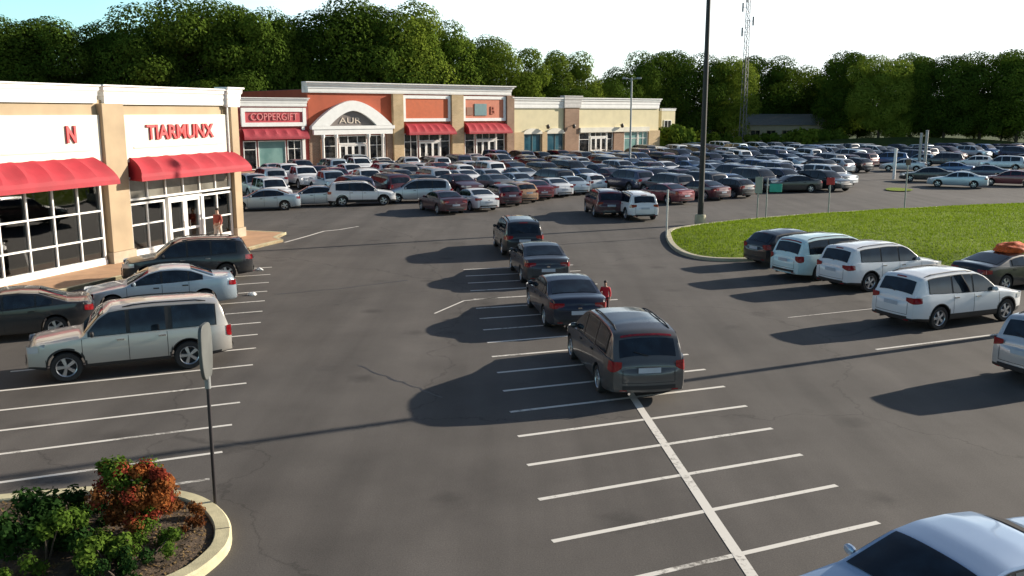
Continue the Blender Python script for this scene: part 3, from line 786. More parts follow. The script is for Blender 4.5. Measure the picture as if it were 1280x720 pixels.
# front row of the packed lot
g = 'cars packed in the lot before the shops'
FR = [(330, 262, 'sedan', 'pale blue silver', 255, 'pale silver sedan nearest the left shop corner in the packed lot'),
      (392, 257, 'sedan', 'silver', 256, 'silver sedan left of the white suv in the packed lot front row'),
      (452, 256, 'suv', 'white', 78, 'white suv facing right in the front row before the arched shop'),
      (524, 252, 'van', 'silver', 262, 'silver minivan facing left in the front row, left of the maroon sedan')]
for px, py, t, p_, az, lb in FR:
    w = G(px, py); car(t, w.x, w.y, az, P[p_], lb, g)
used = []
RR = [(568, 269, 'sedan', 'dark maroon', 'dark maroon sedan nearest in the packed lot, showing its tail'),
      (609, 265, 'sedan', 'white', 'white sedan just right of the nearest dark maroon sedan'),
      (640, 259, 'hatch', 'dark maroon', 'dark maroon hatchback between a white sedan and a tan hatchback'),
      (660, 255, 'hatch', 'tan', 'orange tan hatchback in the front row of the packed lot'),
      (682, 251, 'sedan', 'maroon', 'bright maroon sedan beside the orange tan hatchback'),
      (705, 247.5, 'sedan', 'white', 'white sedan right of the bright maroon sedan in the front row'),
      (727, 244.5, 'sedan', 'pale blue silver', 'pale blue sedan right of the white sedan in the front row'),
      (748, 241, 'hatch', 'white', 'white hatchback ending the front row behind the dark maroon suv')]
for px, py, t, p_, lb in RR:
    w = G(px, py); a = R(-24); c = car_meshes(t)['c']; car(t, w.x + math.sin(a) * c.L / 2, w.y + math.cos(a) * c.L / 2, -24 + random.uniform(-3, 3), P[p_], lb, g)
RB = [(858, 256, 'sedan', 'maroon', 'maroon sedan with sunlit tail just left of the tall dark pole'),
      (904, 251, 'sedan', 'dark maroon', 'dark maroon sedan just right of the tall dark pole'),
      (936, 248, 'hatch', 'black', 'black hatchback behind the pair of short sign posts')]
for px, py, t, p_, lb in RB:
    w = G(px, py); a = R(-34); c = car_meshes(t)['c']; car(t, w.x + math.sin(a) * c.L / 2, w.y + math.cos(a) * c.L / 2, -34, P[p_], lb, g)
w = G(988, 240); car('sedan', w.x, w.y, 262, P['black'], 'black sedan side on behind the teal sign panel', g)
w = G(1040, 240); car('suv', w.x, w.y + 2, 150, P['black'], 'black suv with sunlit nose at the right end of the front row', g)

# procedural fill of the far rows
ORD = ['first', 'second', 'third', 'fourth', 'fifth', 'sixth', 'seventh', 'eighth', 'ninth', 'tenth', 'eleventh', 'twelfth', 'thirteenth', 'fourteenth', 'fifteenth', 'sixteenth', 'seventeenth', 'eighteenth', 'nineteenth', 'twentieth',
       'twenty-first', 'twenty-second', 'twenty-third', 'twenty-fourth', 'twenty-fifth', 'twenty-sixth', 'twenty-seventh', 'twenty-eighth', 'twenty-ninth', 'thirtieth'] + ['thirty-' + w_ for w_ in ('first', 'second', 'third', 'fourth', 'fifth', 'sixth', 'seventh', 'eighth', 'ninth')]
O0 = Vector((-17.3, 59.5)); RD = Vector((.855, .518)); RN = Vector((-.518, .855))
FA = Vector((-22.06, 106.38)); FN = Vector((.65267, -.75764)); FU = Vector((.75764, .65267))
rng = random.Random(11)
colL = ['white', 'silver', 'pale blue silver', 'white', 'silver', 'dark blue', 'maroon', 'pale blue silver', 'black', 'grey', 'dark maroon', 'white']
colR = ['dark blue', 'charcoal', 'black', 'blue', 'dark blue', 'grey', 'silver', 'black', 'pale blue silver', 'dark maroon', 'white', 'dark blue']
LD = [6.6, 12.2, 18.8, 24.4, 31.0, 36.6]; RDs = [-3.8, 1.8, 8.4, 14.0, 20.6, 26.2, 32.8, 38.4, 45.0, 50.6, 57, 62.6, 69, 75]
nfar = 0
for blk, ds in (('left', LD), ('right', RDs)):
    for ri, dd in enumerate(ds):
        s = -14 if blk == 'left' else 29.5; n = 0
        while s < (27 if blk == 'left' else 130):
            pitch = 2.95 + rng.uniform(-.12, .3); s += pitch
            if rng.random() < .08: continue
            p = O0 + RD * s + RN * (dd + rng.uniform(-.3, .3))
            px, py = project(p.x, p.y); 
            if px < 292 or py < 190.6: continue
            lim = 1055 if py > 215 else (1085 if py > 207 else (1155 if py > 200 else 1300))
            if px > lim: continue
            if (p - FA).dot(FN) < 5.5 and px < 838: continue
            if px > 838 and p.y > 151: continue
            n += 1; nfar += 1
            t = rng.choice(['sedan', 'sedan', 'sedan', 'hatch', 'hatch', 'suv', 'suv', 'van', 'coupe', 'pickup', 'boxysuv'])
            pn = rng.choice(colL if blk == 'left' else colR)
            az = -31.2 + rng.uniform(-2, 2) + (180 if rng.random() < .45 else 0)
            kn = {'suv': 'suv', 'boxysuv': 'boxy suv', 'pickup': 'pickup', 'van': 'minivan', 'hatch': 'hatchback', 'coupe': 'low coupe', 'sedan': 'sedan'}[t]
            lab = f"{pn} {kn}, {ORD[n - 1]} from left in the {ORD[ri]} {blk}-side row back"
            car(t, p.x, p.y, az, P[pn], lab, 'cars packed in the lot before the shops', full=False, scale=1.07 * rng.uniform(.97, 1.05))
print('far cars', nfar)
# cluster at far right by the little verge
cl_ = [(1128, 214, 'sedan', 'silver', -70), (1110, 207, 'suv', 'blue', -60), (1158, 227, 'sedan', 'black', -72), (1148, 207, 'hatch', 'pale blue silver', -60), (1196, 234, 'sedan', 'pale blue silver', -60),
       (1186, 219, 'sedan', 'blue', -62), (1178, 208, 'suv', 'charcoal', -62), (1228, 224, 'sedan', 'dark blue', -60), (1218, 210, 'hatch', 'white', -60), (1252, 213, 'suv', 'silver', -60), (1262, 232, 'sedan', 'maroon', -60), (1275, 207, 'sedan', 'black', -60)]
for i, (px, py, t, pn, az) in enumerate(cl_):
    w = G(px, py); kn = {'suv': 'suv', 'hatch': 'hatchback', 'sedan': 'sedan'}[t]
    order = sorted(range(len(cl_)), key=lambda k: cl_[k][0]).index(i)
    car(t, w.x, w.y, az + rng.uniform(-3, 3), P[pn], f"{pn} {kn} at the far right past the road, {ORD[order]} from the left there", 'cars beyond the road at far right', full=False)

# orange bundle on the low black car
ORG = simple('orange fabric', (.55, .09, .015), .8, var=.35, scale=5, bump=.6, bscale=14)
bm = bmesh.new(); bmesh.ops.create_icosphere(bm, subdivisions=4, radius=1)
for v in bm.verts:
    n_ = noise.noise(v.co * 2.2) * .22 + noise.noise(v.co * 6) * .07
    v.co *= 1 + n_; v.co.x *= .75; v.co.y *= .5; v.co.z = max(v.co.z, -.55) * .24
ob = bmobj('cargo_bundle', bm, ORG, smooth=180)
ob.location = (bx.location.x, bx.location.y, 1.43); ob.rotation_euler = (0, 0, bx.rotation_euler.z)
tag(ob, 'lumpy orange bundle lying on the roof of the low black car', 'bundle')

# ================================================================== BUILDINGS
class Frame:
    """s along the facade, d outward, z up; children use local x = s, y = -d"""
    def __init__(f, A, B):
        f.A = Vector(A).xy; f.B = Vector(B).xy; f.u = (f.B - f.A).normalized(); f.n = Vector((f.u.y, -f.u.x)); f.ang = math.atan2(f.u.y, f.u.x)
def fb(mb, s0, s1, d0, d1, z0, z1): mb.box(s0, s1, -d1, -d0, z0, z1)
CREAM = simple('cream render', (.70, .665, .56), .85, var=.09, scale=.8, bump=.25)
CREAMY = simple('pale yellow render', (.66, .58, .37), .85, var=.07, scale=.8, bump=.25)
TANR = simple('tan render', (.38, .285, .18), .85, var=.14, scale=.8, bump=.3)
WHITE = simple('white trim paint', (.80, .79, .76), .6, var=.05, scale=1.5)
RUST = simple('rust orange render', (.42, .085, .035), .8, var=.12, scale=.8, bump=.25)
REDW = simple('red brown render', (.30, .05, .04), .8, var=.1)
RED = simple('red awning canvas', (.33, .012, .024), .75, var=.14, scale=1.3, bump=.2, bscale=18)
REDL = simple('red sign letters', (.60, .03, .035), .5)
BRICK = brick_mat('brown brick', (.24, .14, .09), (.30, .18, .12), (.34, .29, .23))
TBRICK = brick_mat('tan brick', (.46, .33, .18), (.52, .38, .22), (.5, .42, .3))
ROOF = simple('flat roof felt', (.10, .10, .10), .9)
SHOPG = glass_mat('shop glass', (.010, .011, .012), .06, 1.6, (.045, .043, .04))
TEALG = glass_mat('teal shop glass', (.12, .24, .23), .12, .5, (.2, .34, .32))
BLUEG = glass_mat('blue shop glass', (.015, .06, .09), .08, .5, (.04, .12, .16))
STONE = simple('base stone', (.40, .33, .24), .85, var=.15, bump=.3)

def awning(name, par, s0, s1, zt, zb, depth, mat=RED, flare=.35, label=None):
    """sloping canvas with seams, side flares and a hanging valance; one mesh"""
    mb = MB(); n = 24; m = 7; V = []
    for i in range(n + 1):
        sag = (0, .07, .085, .05)[i % 4] if i < n else 0
        for j in range(m + 1):
            q_ = j / m; e = flare * q_ ** 1.3
            s = (s0 + (s1 - s0) * i / n) + (-(1 - 2 * i / n)) * e
            sg_ = sag * math.sin(math.pi * min(1, q_ * 1.05)) if q_ < 1 else 0
            d = depth * math.sin(q_ * math.pi / 2 * .92) - sg_ * .7; z = zt - (zt - zb - .18) * (q_ ** 1.25) - sg_
            V.append((s, -d - .02, z))
        V.append((s, -depth - .02, zb))
    w = m + 2; F_ = []
    for i in range(n):
        for j in range(w - 1): F_.append((i * w + j, i * w + j + 1, (i + 1) * w + j + 1, (i + 1) * w + j))
    for i in (0, n):           # gable sides
        base = i * w; b0 = len(V); V.append((V[base][0], -.01, zb))
        for j in range(w - 1): F_.append((base + j, base + j + 1, b0))
    mb.add(V, F_)
    o = mb.build('awning', mat, par, smooth=12)
    return o
def window(par, s0, s1, z0, z1, cols, rows, d=.05, fw=.09, glass=SHOPG, name='window', fmat=WHITE):
    mb = MB(); w = s1 - s0; h = z1 - z0
    fb(mb, s0, s0 + fw, 0, d + .06, z0, z1); fb(mb, s1 - fw, s1, 0, d + .06, z0, z1)
    fb(mb, s0 + fw, s1 - fw, 0, d + .055, z0, z0 + fw); fb(mb, s0 + fw, s1 - fw, 0, d + .055, z1 - fw, z1)
    for i in range(1, cols): x = s0 + w * i / cols; fb(mb, x - fw * .35, x + fw * .35, 0, d + .045, z0 + fw, z1 - fw)
    zz = rows if isinstance(rows, (list, tuple)) else [i / rows for i in range(1, rows)]
    for r_ in zz: z = z0 + h * r_; fb(mb, s0 + fw, s1 - fw, 0, d + .038, z - fw * .35, z + fw * .35)
    o = mb.build(name, fmat, par); g = MB(); fb(g, s0 + fw * .5, s1 - fw * .5, -.02, d * .4, z0 + fw * .5, z1 - fw * .5); g.build('pane', glass, o)
    return o
def doors(par, s0, s1, z0, z1, leaves, d=.08, fmat=WHITE, glass=SHOPG):
    w = (s1 - s0) / leaves
    fr = MB(); fb(fr, s0 - .09, s0, 0, d + .1, z0, z1 + .1); fb(fr, s1, s1 + .09, 0, d + .1, z0, z1 + .1); fb(fr, s0, s1, 0, d + .095, z1, z1 + .1)
    fr.build('door_frame', fmat, par)
    for i in range(leaves):
        a = s0 + w * i + .02; b = s0 + w * (i + 1) - .02; mb = MB()
        fb(mb, a, a + .13, .01, d + .04, z0, z1 - .01); fb(mb, b - .13, b, .01, d + .04, z0, z1 - .01)
        fb(mb, a + .13, b - .13, .01, d + .035, z0, z0 + .26); fb(mb, a + .13, b - .13, .01, d + .035, z1 - .15, z1 - .01); fb(mb, a + .13, b - .13, .01, d + .03, z0 + .85, z0 + .96)
        o = mb.build('door', fmat, par)
        g = MB(); fb(g, a + .10, b - .10, 0, d * .5, z0 + .2, z1 - .1); g.build('pane', glass, o)
        h = MB(); hx = b - .2 if i % 2 == 0 else a + .2; h.bar((hx, -d - .1, z0 + .9), (hx, -d - .1, z0 + 1.3), .02); h.build('handle', CHROME, o)
def cornice(par, s0, s1, z0, z1, steps=3, d0=.15, d1=.55, mat=WHITE, ret=True):
    mb = MB(); h = (z1 - z0)
    prof = [(0, 0), (.10, .0), (.16, .12), (.18, .35), (.30, .42), (.34, .62), (.62, .72), (.66, .88), (1, .92), (1, 1.0)]
    for k in range(len(prof) - 1):
        a, b = prof[k], prof[k + 1]
        if b[1] - a[1] < 1e-6: continue
        da = d0 + (d1 - d0) * a[0]; db = d0 + (d1 - d0) * b[0]; za = z0 + h * a[1]; zb_ = z0 + h * b[1]
        e = da; e2 = db
        mb.add([(s0 - e, .3, za), (s0 - e, -da, za), (s1 + e, -da, za), (s1 + e, .3, za), (s0 - e2, .3, zb_), (s0 - e2, -db, zb_), (s1 + e2, -db, zb_), (s1 + e2, .3, zb_)],
               [(0, 1, 5, 4), (1, 2, 6, 5), (2, 3, 7, 6)])
    e = d1
    mb.add([(s0 - e, .3, z1), (s0 - e, -e, z1), (s1 + e, -e, z1), (s1 + e, .3, z1)], [(0, 1, 2, 3)])
    mb.add([(s0 - e, .3, z1), (s1 + e, .3, z1), (s1 + e, .3, z0), (s0 - e, .3, z0)], [(0, 1, 2, 3)])
    return mb.build('cornice', mat, par)
def panel_frame(par, s0, s1, z0, z1, d, w, fill, fmat=WHITE, name='sign_panel'):
    mb = MB(); fb(mb, s0 + w, s1 - w, 0, d, z0 + w, z1 - w); o = mb.build(name, fill, par)
    f = MB(); fb(f, s0, s0 + w, 0, d + .1, z0, z1); fb(f, s1 - w, s1, 0, d + .1, z0, z1); fb(f, s0 + w, s1 - w, 0, d + .09, z0, z0 + w); fb(f, s0 + w, s1 - w, 0, d + .09, z1 - w, z1)
    f.build('frame', fmat, o); return o
def letters(par, txt, s, z, size, mat, d=.12, width=None, offset=0, shear=0):
    t = text_mesh('sign_letters', txt, size, .03, mat, par, offset, shear)
    t.rotation_euler = (R(90), 0, 0); t.location = (s, -d - .03, z)
    if width:
        xs = [v.co.x for v in t.data.vertices]; k = width / (max(xs) - min(xs)); t.scale = (k, 1, 1)
    return t

# ---------------- left building (two shop bays and one more out of frame)
FL = Frame(G(80, 345), G(303, 297))
LB = empty('shop_building', (FL.A.x, FL.A.y, 0), FL.ang)
tag(LB, 'tan and cream shop building at left with white cornice and two red awnings', 'building')
mb = MB(); fb(mb, -22, 11.85, -16, -1.8, 0, 7.0); fb(mb, -22, 11.85, -1.8, 0, 3.72, 7.0)
for a, b in ((2.32, 3.88), (11.34, 11.85), (-5.9, -4.22), (-22, -12.02)): fb(mb, a, b, -1.8, 0, 0, 3.72)
fb(mb, 3.88, 11.34, -1.8, 0, 0, .12); fb(mb, -4.22, 2.32, -1.8, 0, 0, .12); fb(mb, -12.02, -5.9, -1.8, 0, 0, .12)
mb.build('wall', TANR, LB)
mb = MB(); fb(mb, -21.8, 11.7, -15.8, -.5, 7.0, 7.05); mb.build('roof', ROOF, LB)
cornice(LB, 3.0, 11.1, 6.82, 7.62, d0=.12, d1=.38)
cornice(LB, -22, 2.3, 6.86, 7.6, d0=.10, d1=.30)
cornice(LB, 11.45, 11.85, 6.75, 7.72, d0=.28, d1=.5)
mb = MB()
for a, b in ((2.5, 3.78), (11.36, 11.98), (-5.6, -4.4)): 
    mb = MB(); fb(mb, a, b, 0, .30, .6, 6.85); p_ = mb.build('pillar', TANR, LB, bevel=.02)
    mb = MB(); fb(mb, a - .06, b + .06, 0, .36, 0, .6); mb.build('plinth', STONE, p_)
for a, b in ((3.8, 11.34), (-4.38, 2.48)):
    mb = MB(); fb(mb, a, b, 0, .14, 4.35, 6.38); sp_ = mb.build('sign_band', CREAM, LB)
    mb = MB(); fb(mb, a + .6, b - .6, .14, .17, 4.93, 4.99); mb.build('ledge_strip', simple('grey strip', (.45, .45, .42), .6), sp_)
letters(LB, 'TIARMUNX', 7.62, 5.58, .92, REDL, .16, 4.8, .018)
letters(LB, 'N', .85, 5.58, .92, REDL, .16, .5, .03)
awning('a', LB, 4.1, 11.4, 4.60, 3.56, 1.05, flare=.42)
awning('a', LB, -4.2, 1.95, 4.72, 3.56, 1.05, flare=.42)
# bay one glazing
mb = MB(); fb(mb, 3.95, 11.55, -.05, .04, 2.62, 3.62); 
CLEAR = clear_glass()
window(LB, 3.9, 6.2, .38, 2.55, 2, [.55], glass=CLEAR)
window(LB, 8.95, 11.3, .38, 2.55, 2, [.45], glass=CLEAR)
window(LB, 3.9, 11.3, 2.66, 3.7, 6, 1, glass=glass_mat('transom glass', (.10, .09, .075), .15, .6, (.2, .19, .16)))
doors(LB, 6.45, 8.75, .13, 2.5, 2, glass=CLEAR)
for a, b in ((3.85, 6.3), (8.9, 11.4)):
    mb = MB(); fb(mb, a, b, 0, .12, .12, .37); mb.build('stall_riser', WHITE, LB)
# bay two glazing
window(LB, -4.2, 2.3, .32, 3.7, 5, [.28, .62], glass=CLEAR)
mb = MB(); fb(mb, -4.3, 2.35, 0, .12, .12, .31); mb.build('stall_riser', WHITE, LB)
window(LB, -12, -6, .32, 3.7, 5, [.28, .62], glass=CLEAR)
mb = MB(); mb.bar((11.2, -.20, 3.8), (11.2, -.20, 6.8), .05, n=8); mb.build('downpipe', WHITE, LB)
INTW = simple('shop back wall', (.5, .47, .42), .9)
mb = MB(); fb(mb, -12, 11.3, -1.79, -1.75, .12, 3.7); mb.build('interior_wall', INTW, LB)
GOODS = [simple('goods %d' % i, c_, .7) for i, c_ in enumerate([(.55, .53, .5), (.35, .08, .06), (.10, .14, .22), (.45, .33, .2), (.06, .06, .07), (.6, .58, .52)])]
rg = random.Random(4)
for i, s_ in enumerate((4.4, 5.5, 9.4, 10.6, 1.7, .5, -.8, -2.1, -3.4)):
    q_ = FL.A + FL.u * s_ + FL.n * -.95; t = empty('display_rack', (q_.x, q_.y, .125), FL.ang)
    where = ('left window of the shop doors, left rack', 'left window of the shop doors, right rack', 'right window of the shop doors, left rack', 'right window of the shop doors, right rack')[i] if i < 4 else f"near shop window at the picture's left edge, {ORD[i - 4]} from the right"
    tag(t, 'display rack inside ' + where, 'rack', 'display racks behind the left shop glass')
    mb = MB(); mb.box(-.5, -.46, -.2, .2, 0, 1.7); mb.box(.46, .5, -.2, .2, 0, 1.7)
    for z_ in (.3, .95, 1.6): mb.box(-.46, .46, -.19, .19, z_, z_ + .03)
    mb.build('rack_frame', WHITE, t)
    for z_ in (.33, .98):
        x_ = -.44
        while x_ < .38:
            w_ = rg.uniform(.07, .22); mb = MB(); mb.box(x_, min(x_ + w_, .44), -.15, .15, z_, z_ + rg.uniform(.25, .58)); mb.build('goods', rg.choice(GOODS), t); x_ += w_ + .015
# sidewalk in front of it
SIDEW = simple('warm sidewalk paving', (.46, .27, .15), .85, var=.15, scale=1.5, bump=.3)
def lb(s, d): p = FL.A + FL.u * s + FL.n * d; return (p.x, p.y)
sw_ = [lb(-24, .02), lb(-24, 2.7), lb(6, 2.7), tuple(G(300, 316).xy), tuple(G(335, 307).xy), tuple(G(354, 302.5).xy), tuple(G(345, 299.5).xy), lb(14, 1.5), lb(14, -14), lb(12.4, -14), lb(12.4, .02)]
sheet('sidewalk', sw_, .13, SIDEW, .16)
kp = sw_[1:9]
kv = MB()
for a, b in zip(kp, kp[1:]):
    a = Vector(a); b = Vector(b); d = (b - a).normalized(); n = Vector((d.y, -d.x)) * .16
    c1_, c2_ = a - d * .02, b + d * .02
    kv.prism([(c1_.x, c1_.y), (c1_.x - n.x, c1_.y - n.y), (c2_.x - n.x, c2_.y - n.y), (c2_.x, c2_.y)][::-1], -.02, .137)
tag(kv.build('sidewalk_kerb', KERBY), kind='structure')

# ---------------- back row of shops
FB = Frame(G(400, 212), G(822, 193))
def store(name, label):
    r = empty(name, (FB.A.x, FB.A.y, 0), FB.ang); tag(r, label, 'building', 'row of shops behind the packed lot'); return r
# low red shop
S1 = store('red_shop', 'low red shop with framed red sign and teal glass at left end of the row')
mb = MB(); fb(mb, -24, -1.25, -22, 0, 0, 7.3); mb.build('wall', REDW, S1)
cornice(S1, -24, -1.6, 7.1, 8.05, d0=.1, d1=.45)
ps = panel_frame(S1, -9.3, -1.6, 4.95, 6.95, .12, .42, simple('red sign face', (.50, .06, .07), .5), name='sign_panel')
letters(S1, 'COPPERGIFT', -5.45, 5.95, 1.05, simple('pink letters', (.72, .25, .24), .5), .14, 5.6)
panel_frame(S1, -17.8, -10.0, 4.95, 6.95, .12, .42, MATS['red sign face'], name='sign_panel')
awning('a', S1, -9.2, -1.7, 4.7, 3.55, .8, flare=.15, mat=simple('dark red canvas', (.30, .02, .035), .75, var=.15))
awning('a', S1, -17.8, -10.0, 4.7, 3.55, .8, flare=.15, mat=MATS['dark red canvas'])
window(S1, -9.2, -7.7, .3, 3.4, 1, [.7]); window(S1, -7.5, -4.2, .3, 3.4, 1, 1, glass=TEALG); window(S1, -4.0, -2.3, .3, 3.4, 2, [.7])
window(S1, -17.0, -10.5, .3, 3.4, 4, [.7])
mb = MB(); fb(mb, -2.2, -1.85, 0, .25, .1, 4.9); mb.build('pillar', WHITE, S1)
# tall rust shop with the arch
S2 = store('arched_shop', 'tall rust orange shop block with white arched entrance and orange signs over red awnings')
mb = MB(); fb(mb, -1.2, 28.9, -22, 0, 0, 9.0); mb.build('wall', RUST, S2)
mb = MB(); fb(mb, -1.0, 28.7, -21.8, -.5, 9.0, 9.05); mb.build('roof', ROOF, S2)
cornice(S2, -1.0, 28.5, 8.65, 9.85, d0=.15, d1=.75)
for a, b, z in ((-1.25, .2, 4.6), (9.05, 9.9, 4.3)):
    mb = MB(); fb(mb, a, b, 0, .2, 0, z); mb.build('pier', BRICK, S2)
for a, b in ((9.95, 11.4), (18.75, 20.6), (27.9, 29.15)):
    mb = MB(); fb(mb, a, b, 0, .45, .0, 8.6); mb.build('pillar', TBRICK if a < 27 else BRICK, S2)
# arch
ac = 4.3; aw = 5.35; z0 = 4.95; zr = 2.85
def arc(w, h, n=28, p=1.0): return [(ac + w * (2 * i / n - 1), z0 + h * (1 - abs(2 * i / n - 1) ** 1.75)) for i in range(n + 1)]
outer = arc(aw, zr, p=1.05); inner = arc(aw - 2.2, zr - 1.15, p=1.05)
mb = MB(); n = len(outer); V = [(x, -.62, z) for x, z in outer] + [(x, -.62, z) for x, z in inner] + [(x, 0, z) for x, z in outer] + [(x, -.2, z) for x, z in inner]
Fc = []
for i in range(n - 1): Fc += [(i, i + 1, n + i + 1, n + i), (i, 2 * n + i, 2 * n + i + 1, i + 1), (n + i, n + i + 1, 3 * n + i + 1, 3 * n + i)]
Fc += [(0, n, 3 * n, 2 * n), (n - 1, 3 * n - 1, 4 * n - 1, 2 * n - 1)]
mb.add(V, Fc); mb.build('arch', WHITE, S2, smooth=40)
mb = MB(); mb.extr(inner + [], -.24, -.02); fl_ = mb.build('fanlight', simple('dark fanlight', (.15, .125, .115), .5), S2)
letters(S2, 'AUR', ac - .3, 5.5, .95, simple('cream letters', (.62, .52, .42), .5), .24, 2.9)
for k in range(1, 4):
    pass
mb = MB(); fb(mb, -1.15, 9.95, 0, .66, 4.55, 4.93); fb(mb, -.9, 9.7, 0, .58, 3.95, 4.54); mb.build('entablature', WHITE, S2)
for s in (.3, 2.0, 6.35, 8.3):
    mb = MB(); v, f = lathe([(.24, 0), (.24, .25), (.16, .3), (.15, 3.5), (.22, 3.62), (.24, 3.94)], 14); mb.add([(x + s, y - .42, z) for x, y, z in v], f); mb.build('column', WHITE, S2, smooth=40)
window(S2, .4, 2.3, .15, 3.8, 1, [.68]); doors(S2, 2.6, 6.2, .13, 2.7, 4); window(S2, 2.5, 6.3, 2.85, 3.8, 3, 1); window(S2, 6.5, 8.9, .15, 3.8, 2, [.68])
panel_frame(S2, 11.5, 18.7, 5.35, 8.5, .12, .38, simple('orange sign face', (.52, .10, .022), .6), name='sign_panel')
panel_frame(S2, 20.7, 27.85, 5.35, 8.5, .12, .38, simple('salmon sign face', (.55, .17, .09), .6), name='sign_panel')
mb = MB(); fb(mb, 22.6, 24.6, .12, .2, 6.05, 7.55); mb.build('sign_emblem', simple('teal sign', (.13, .24, .25), .5), S2)
mb = MB(); fb(mb, 21.3, 22.3, .12, .18, 6.1, 7.1); mb.build('sign_emblem', simple('brown sign', (.26, .12, .07), .5), S2)
letters(S2, 'B', 25.6, 6.65, 1.5, simple('rust letters', (.40, .09, .04), .5), .14)
awning('a', S2, 11.9, 18.4, 5.1, 3.75, 1.4, flare=.35); awning('a', S2, 21.1, 27.7, 5.1, 3.75, 1.4, flare=.35)
window(S2, 11.6, 13.6, .3, 3.9, 2, [.72]); doors(S2, 13.9, 16.9, .13, 2.8, 3); window(S2, 13.8, 17.0, 2.95, 3.9, 2, 1); window(S2, 17.1, 18.6, .3, 3.9, 1, [.72])
window(S2, 21.0, 22.6, .3, 3.9, 1, [.72]); doors(S2, 22.9, 26.1, .13, 2.8, 3); window(S2, 22.8, 26.2, 2.95, 3.9, 3, 1); window(S2, 26.3, 27.7, .3, 3.9, 1, [.72])
# cream block
S3 = store('cream_shop', 'long cream shop block with brown brick piers, right end of the row')
mb = MB(); fb(mb, 29.0, 59.1, -22, 0, 0, 7.6); mb.build('wall', CREAMY, S3)
mb = MB(); fb(mb, 29.2, 58.9, -21.8, -.5, 7.6, 7.65); mb.build('roof', ROOF, S3)
cornice(S3, 29.3, 38.6, 7.0, 8.45, d0=.12, d1=.5); cornice(S3, 41.9, 58.8, 7.0, 8.5, d0=.12, d1=.5)
cornice(S3, 38.9, 41.3, 7.1, 8.75, d0=.4, d1=.62, mat=simple('grey cornice', (.5, .48, .46), .7))
for a, b, z, m_ in ((29.05, 31.0, 3.8, TBRICK), (34.4, 35.3, 3.8, TBRICK), (38.7, 41.5, 7.05, BRICK), (48.8, 51.0, 3.9, BRICK), (56.6, 59.15, 3.7, TBRICK)):
    mb = MB(); fb(mb, a, b, 0, .3, 0, z); mb.build('pier', m_, S3)
for a, b in ((31.1, 34.3), (35.4, 38.6)):
    mb = MB(); fb(mb, a, b, 0, .16, 0, 1.0); mb.build('stall_riser', TBRICK, S3)
    mb = MB(); c_ = (a + b) / 2; w_ = (b - a) / 2
    pts_ = [(c_ + (w_ + .15) * math.cos(math.pi * i / 12), 3.55 + .75 * math.sin(math.pi * i / 12)) for i in range(13)]; mb.extr(pts_, -.3, -.05); mb.build('window_hood', CREAM, S3)
    window(S3, a + .1, b - .1, 1.0, 3.7, 2, 1, glass=BLUEG, fmat=simple('dark green frames', (.10, .13, .12), .5))
mb = MB(); fb(mb, 41.6, 56.5, 0, .5, 3.62, 4.3); mb.build('canopy_band', CREAM, S3)
window(S3, 41.7, 43.8, .3, 3.6, 1, [.7]); doors(S3, 44.1, 47.3, .13, 2.8, 3); window(S3, 44.0, 47.4, 2.95, 3.6, 3, 1); window(S3, 47.5, 48.7, .3, 3.6, 1, [.7])
window(S3, 51.2, 54.2, .3, 3.6, 2, [.7], glass=TEALG); window(S3, 54.4, 56.5, .3, 3.6, 2, [.7], glass=TEALG)
for s in (40.0, 50.0, 35.0):
    w_ = MB(); w_.bar((s, -.3, 4.6), (s, -.75, 4.75), .04); v, f = lathe([(.06, .25), (.26, .0), (.26, -.12), (.2, -.35), (0, -.4)], 10); w_.add([(x + s, y - .8, z + 4.6) for x, y, z in v], f)
    w_.build('wall_lamp', simple('dark bronze', (.05, .035, .025), .5), S3, smooth=40)
def fbp(s, d): p = FB.A + FB.u * s + FB.n * d; return (p.x, p.y)
sheet('shop_sidewalk', [fbp(-24, .02), fbp(-24, 3.2), fbp(61, 3.2), fbp(61, .02)], .13, SIDEW, .16)
# small cream annex to the right
AX = empty('cream_annex', (24.3, 152, 0), FB.ang); tag(AX, 'small pale cream annex peeking out right of the long cream shop', 'building')
mb = MB(); fb(mb, 0, 3.4, -8, 0, 0, 6.7); mb.build('wall', CREAMY, AX); cornice(AX, 0, 3.4, 6.7, 7.1, d0=.05, d1=.15)
window(AX, .6, 2.4, 3.6, 5.2, 2, 1)
# low house beyond the lot
HG = simple('grey shingles', (.15, .145, .14), .9, var=.15, scale=2)
HS = empty('low_house', (40.5, 188, 0), R(6)); tag(HS, 'long low house with grey roof and tan walls beyond the lot under the trees', 'house')
mb = MB(); fb(mb, 0, 25, -9, 0, 0, 3.9); mb.build('wall', simple('house tan wall', (.40, .33, .25), .9, var=.1), HS)
mb = MB(); mb.add([(-.8, -.8, 3.9), (25.8, -.8, 3.9), (25.8, 9.8, 3.9), (-.8, 9.8, 3.9), (1.5, 4.5, 6.1), (23, 4.5, 6.1)], [(0, 1, 5, 4), (1, 2, 5), (2, 3, 4, 5), (3, 0, 4), (3, 2, 1, 0)]); mb.build('roof', HG, HS)
for i in range(7): window(HS, 1.2 + i * 3.3, 3.2 + i * 3.3, 1.0, 2.9, 2, 1, fw=.10, fmat=TANR)
HS2 = empty('white_house', (29.5, 183, 0), R(-4)); tag(HS2, 'pale grey house half hidden by bushes right of the cream annex', 'house')
mb = MB(); fb(mb, 0, 9, -8, 0, 0, 4.4); mb.build('wall', simple('pale siding', (.5, .52, .54), .8), HS2)
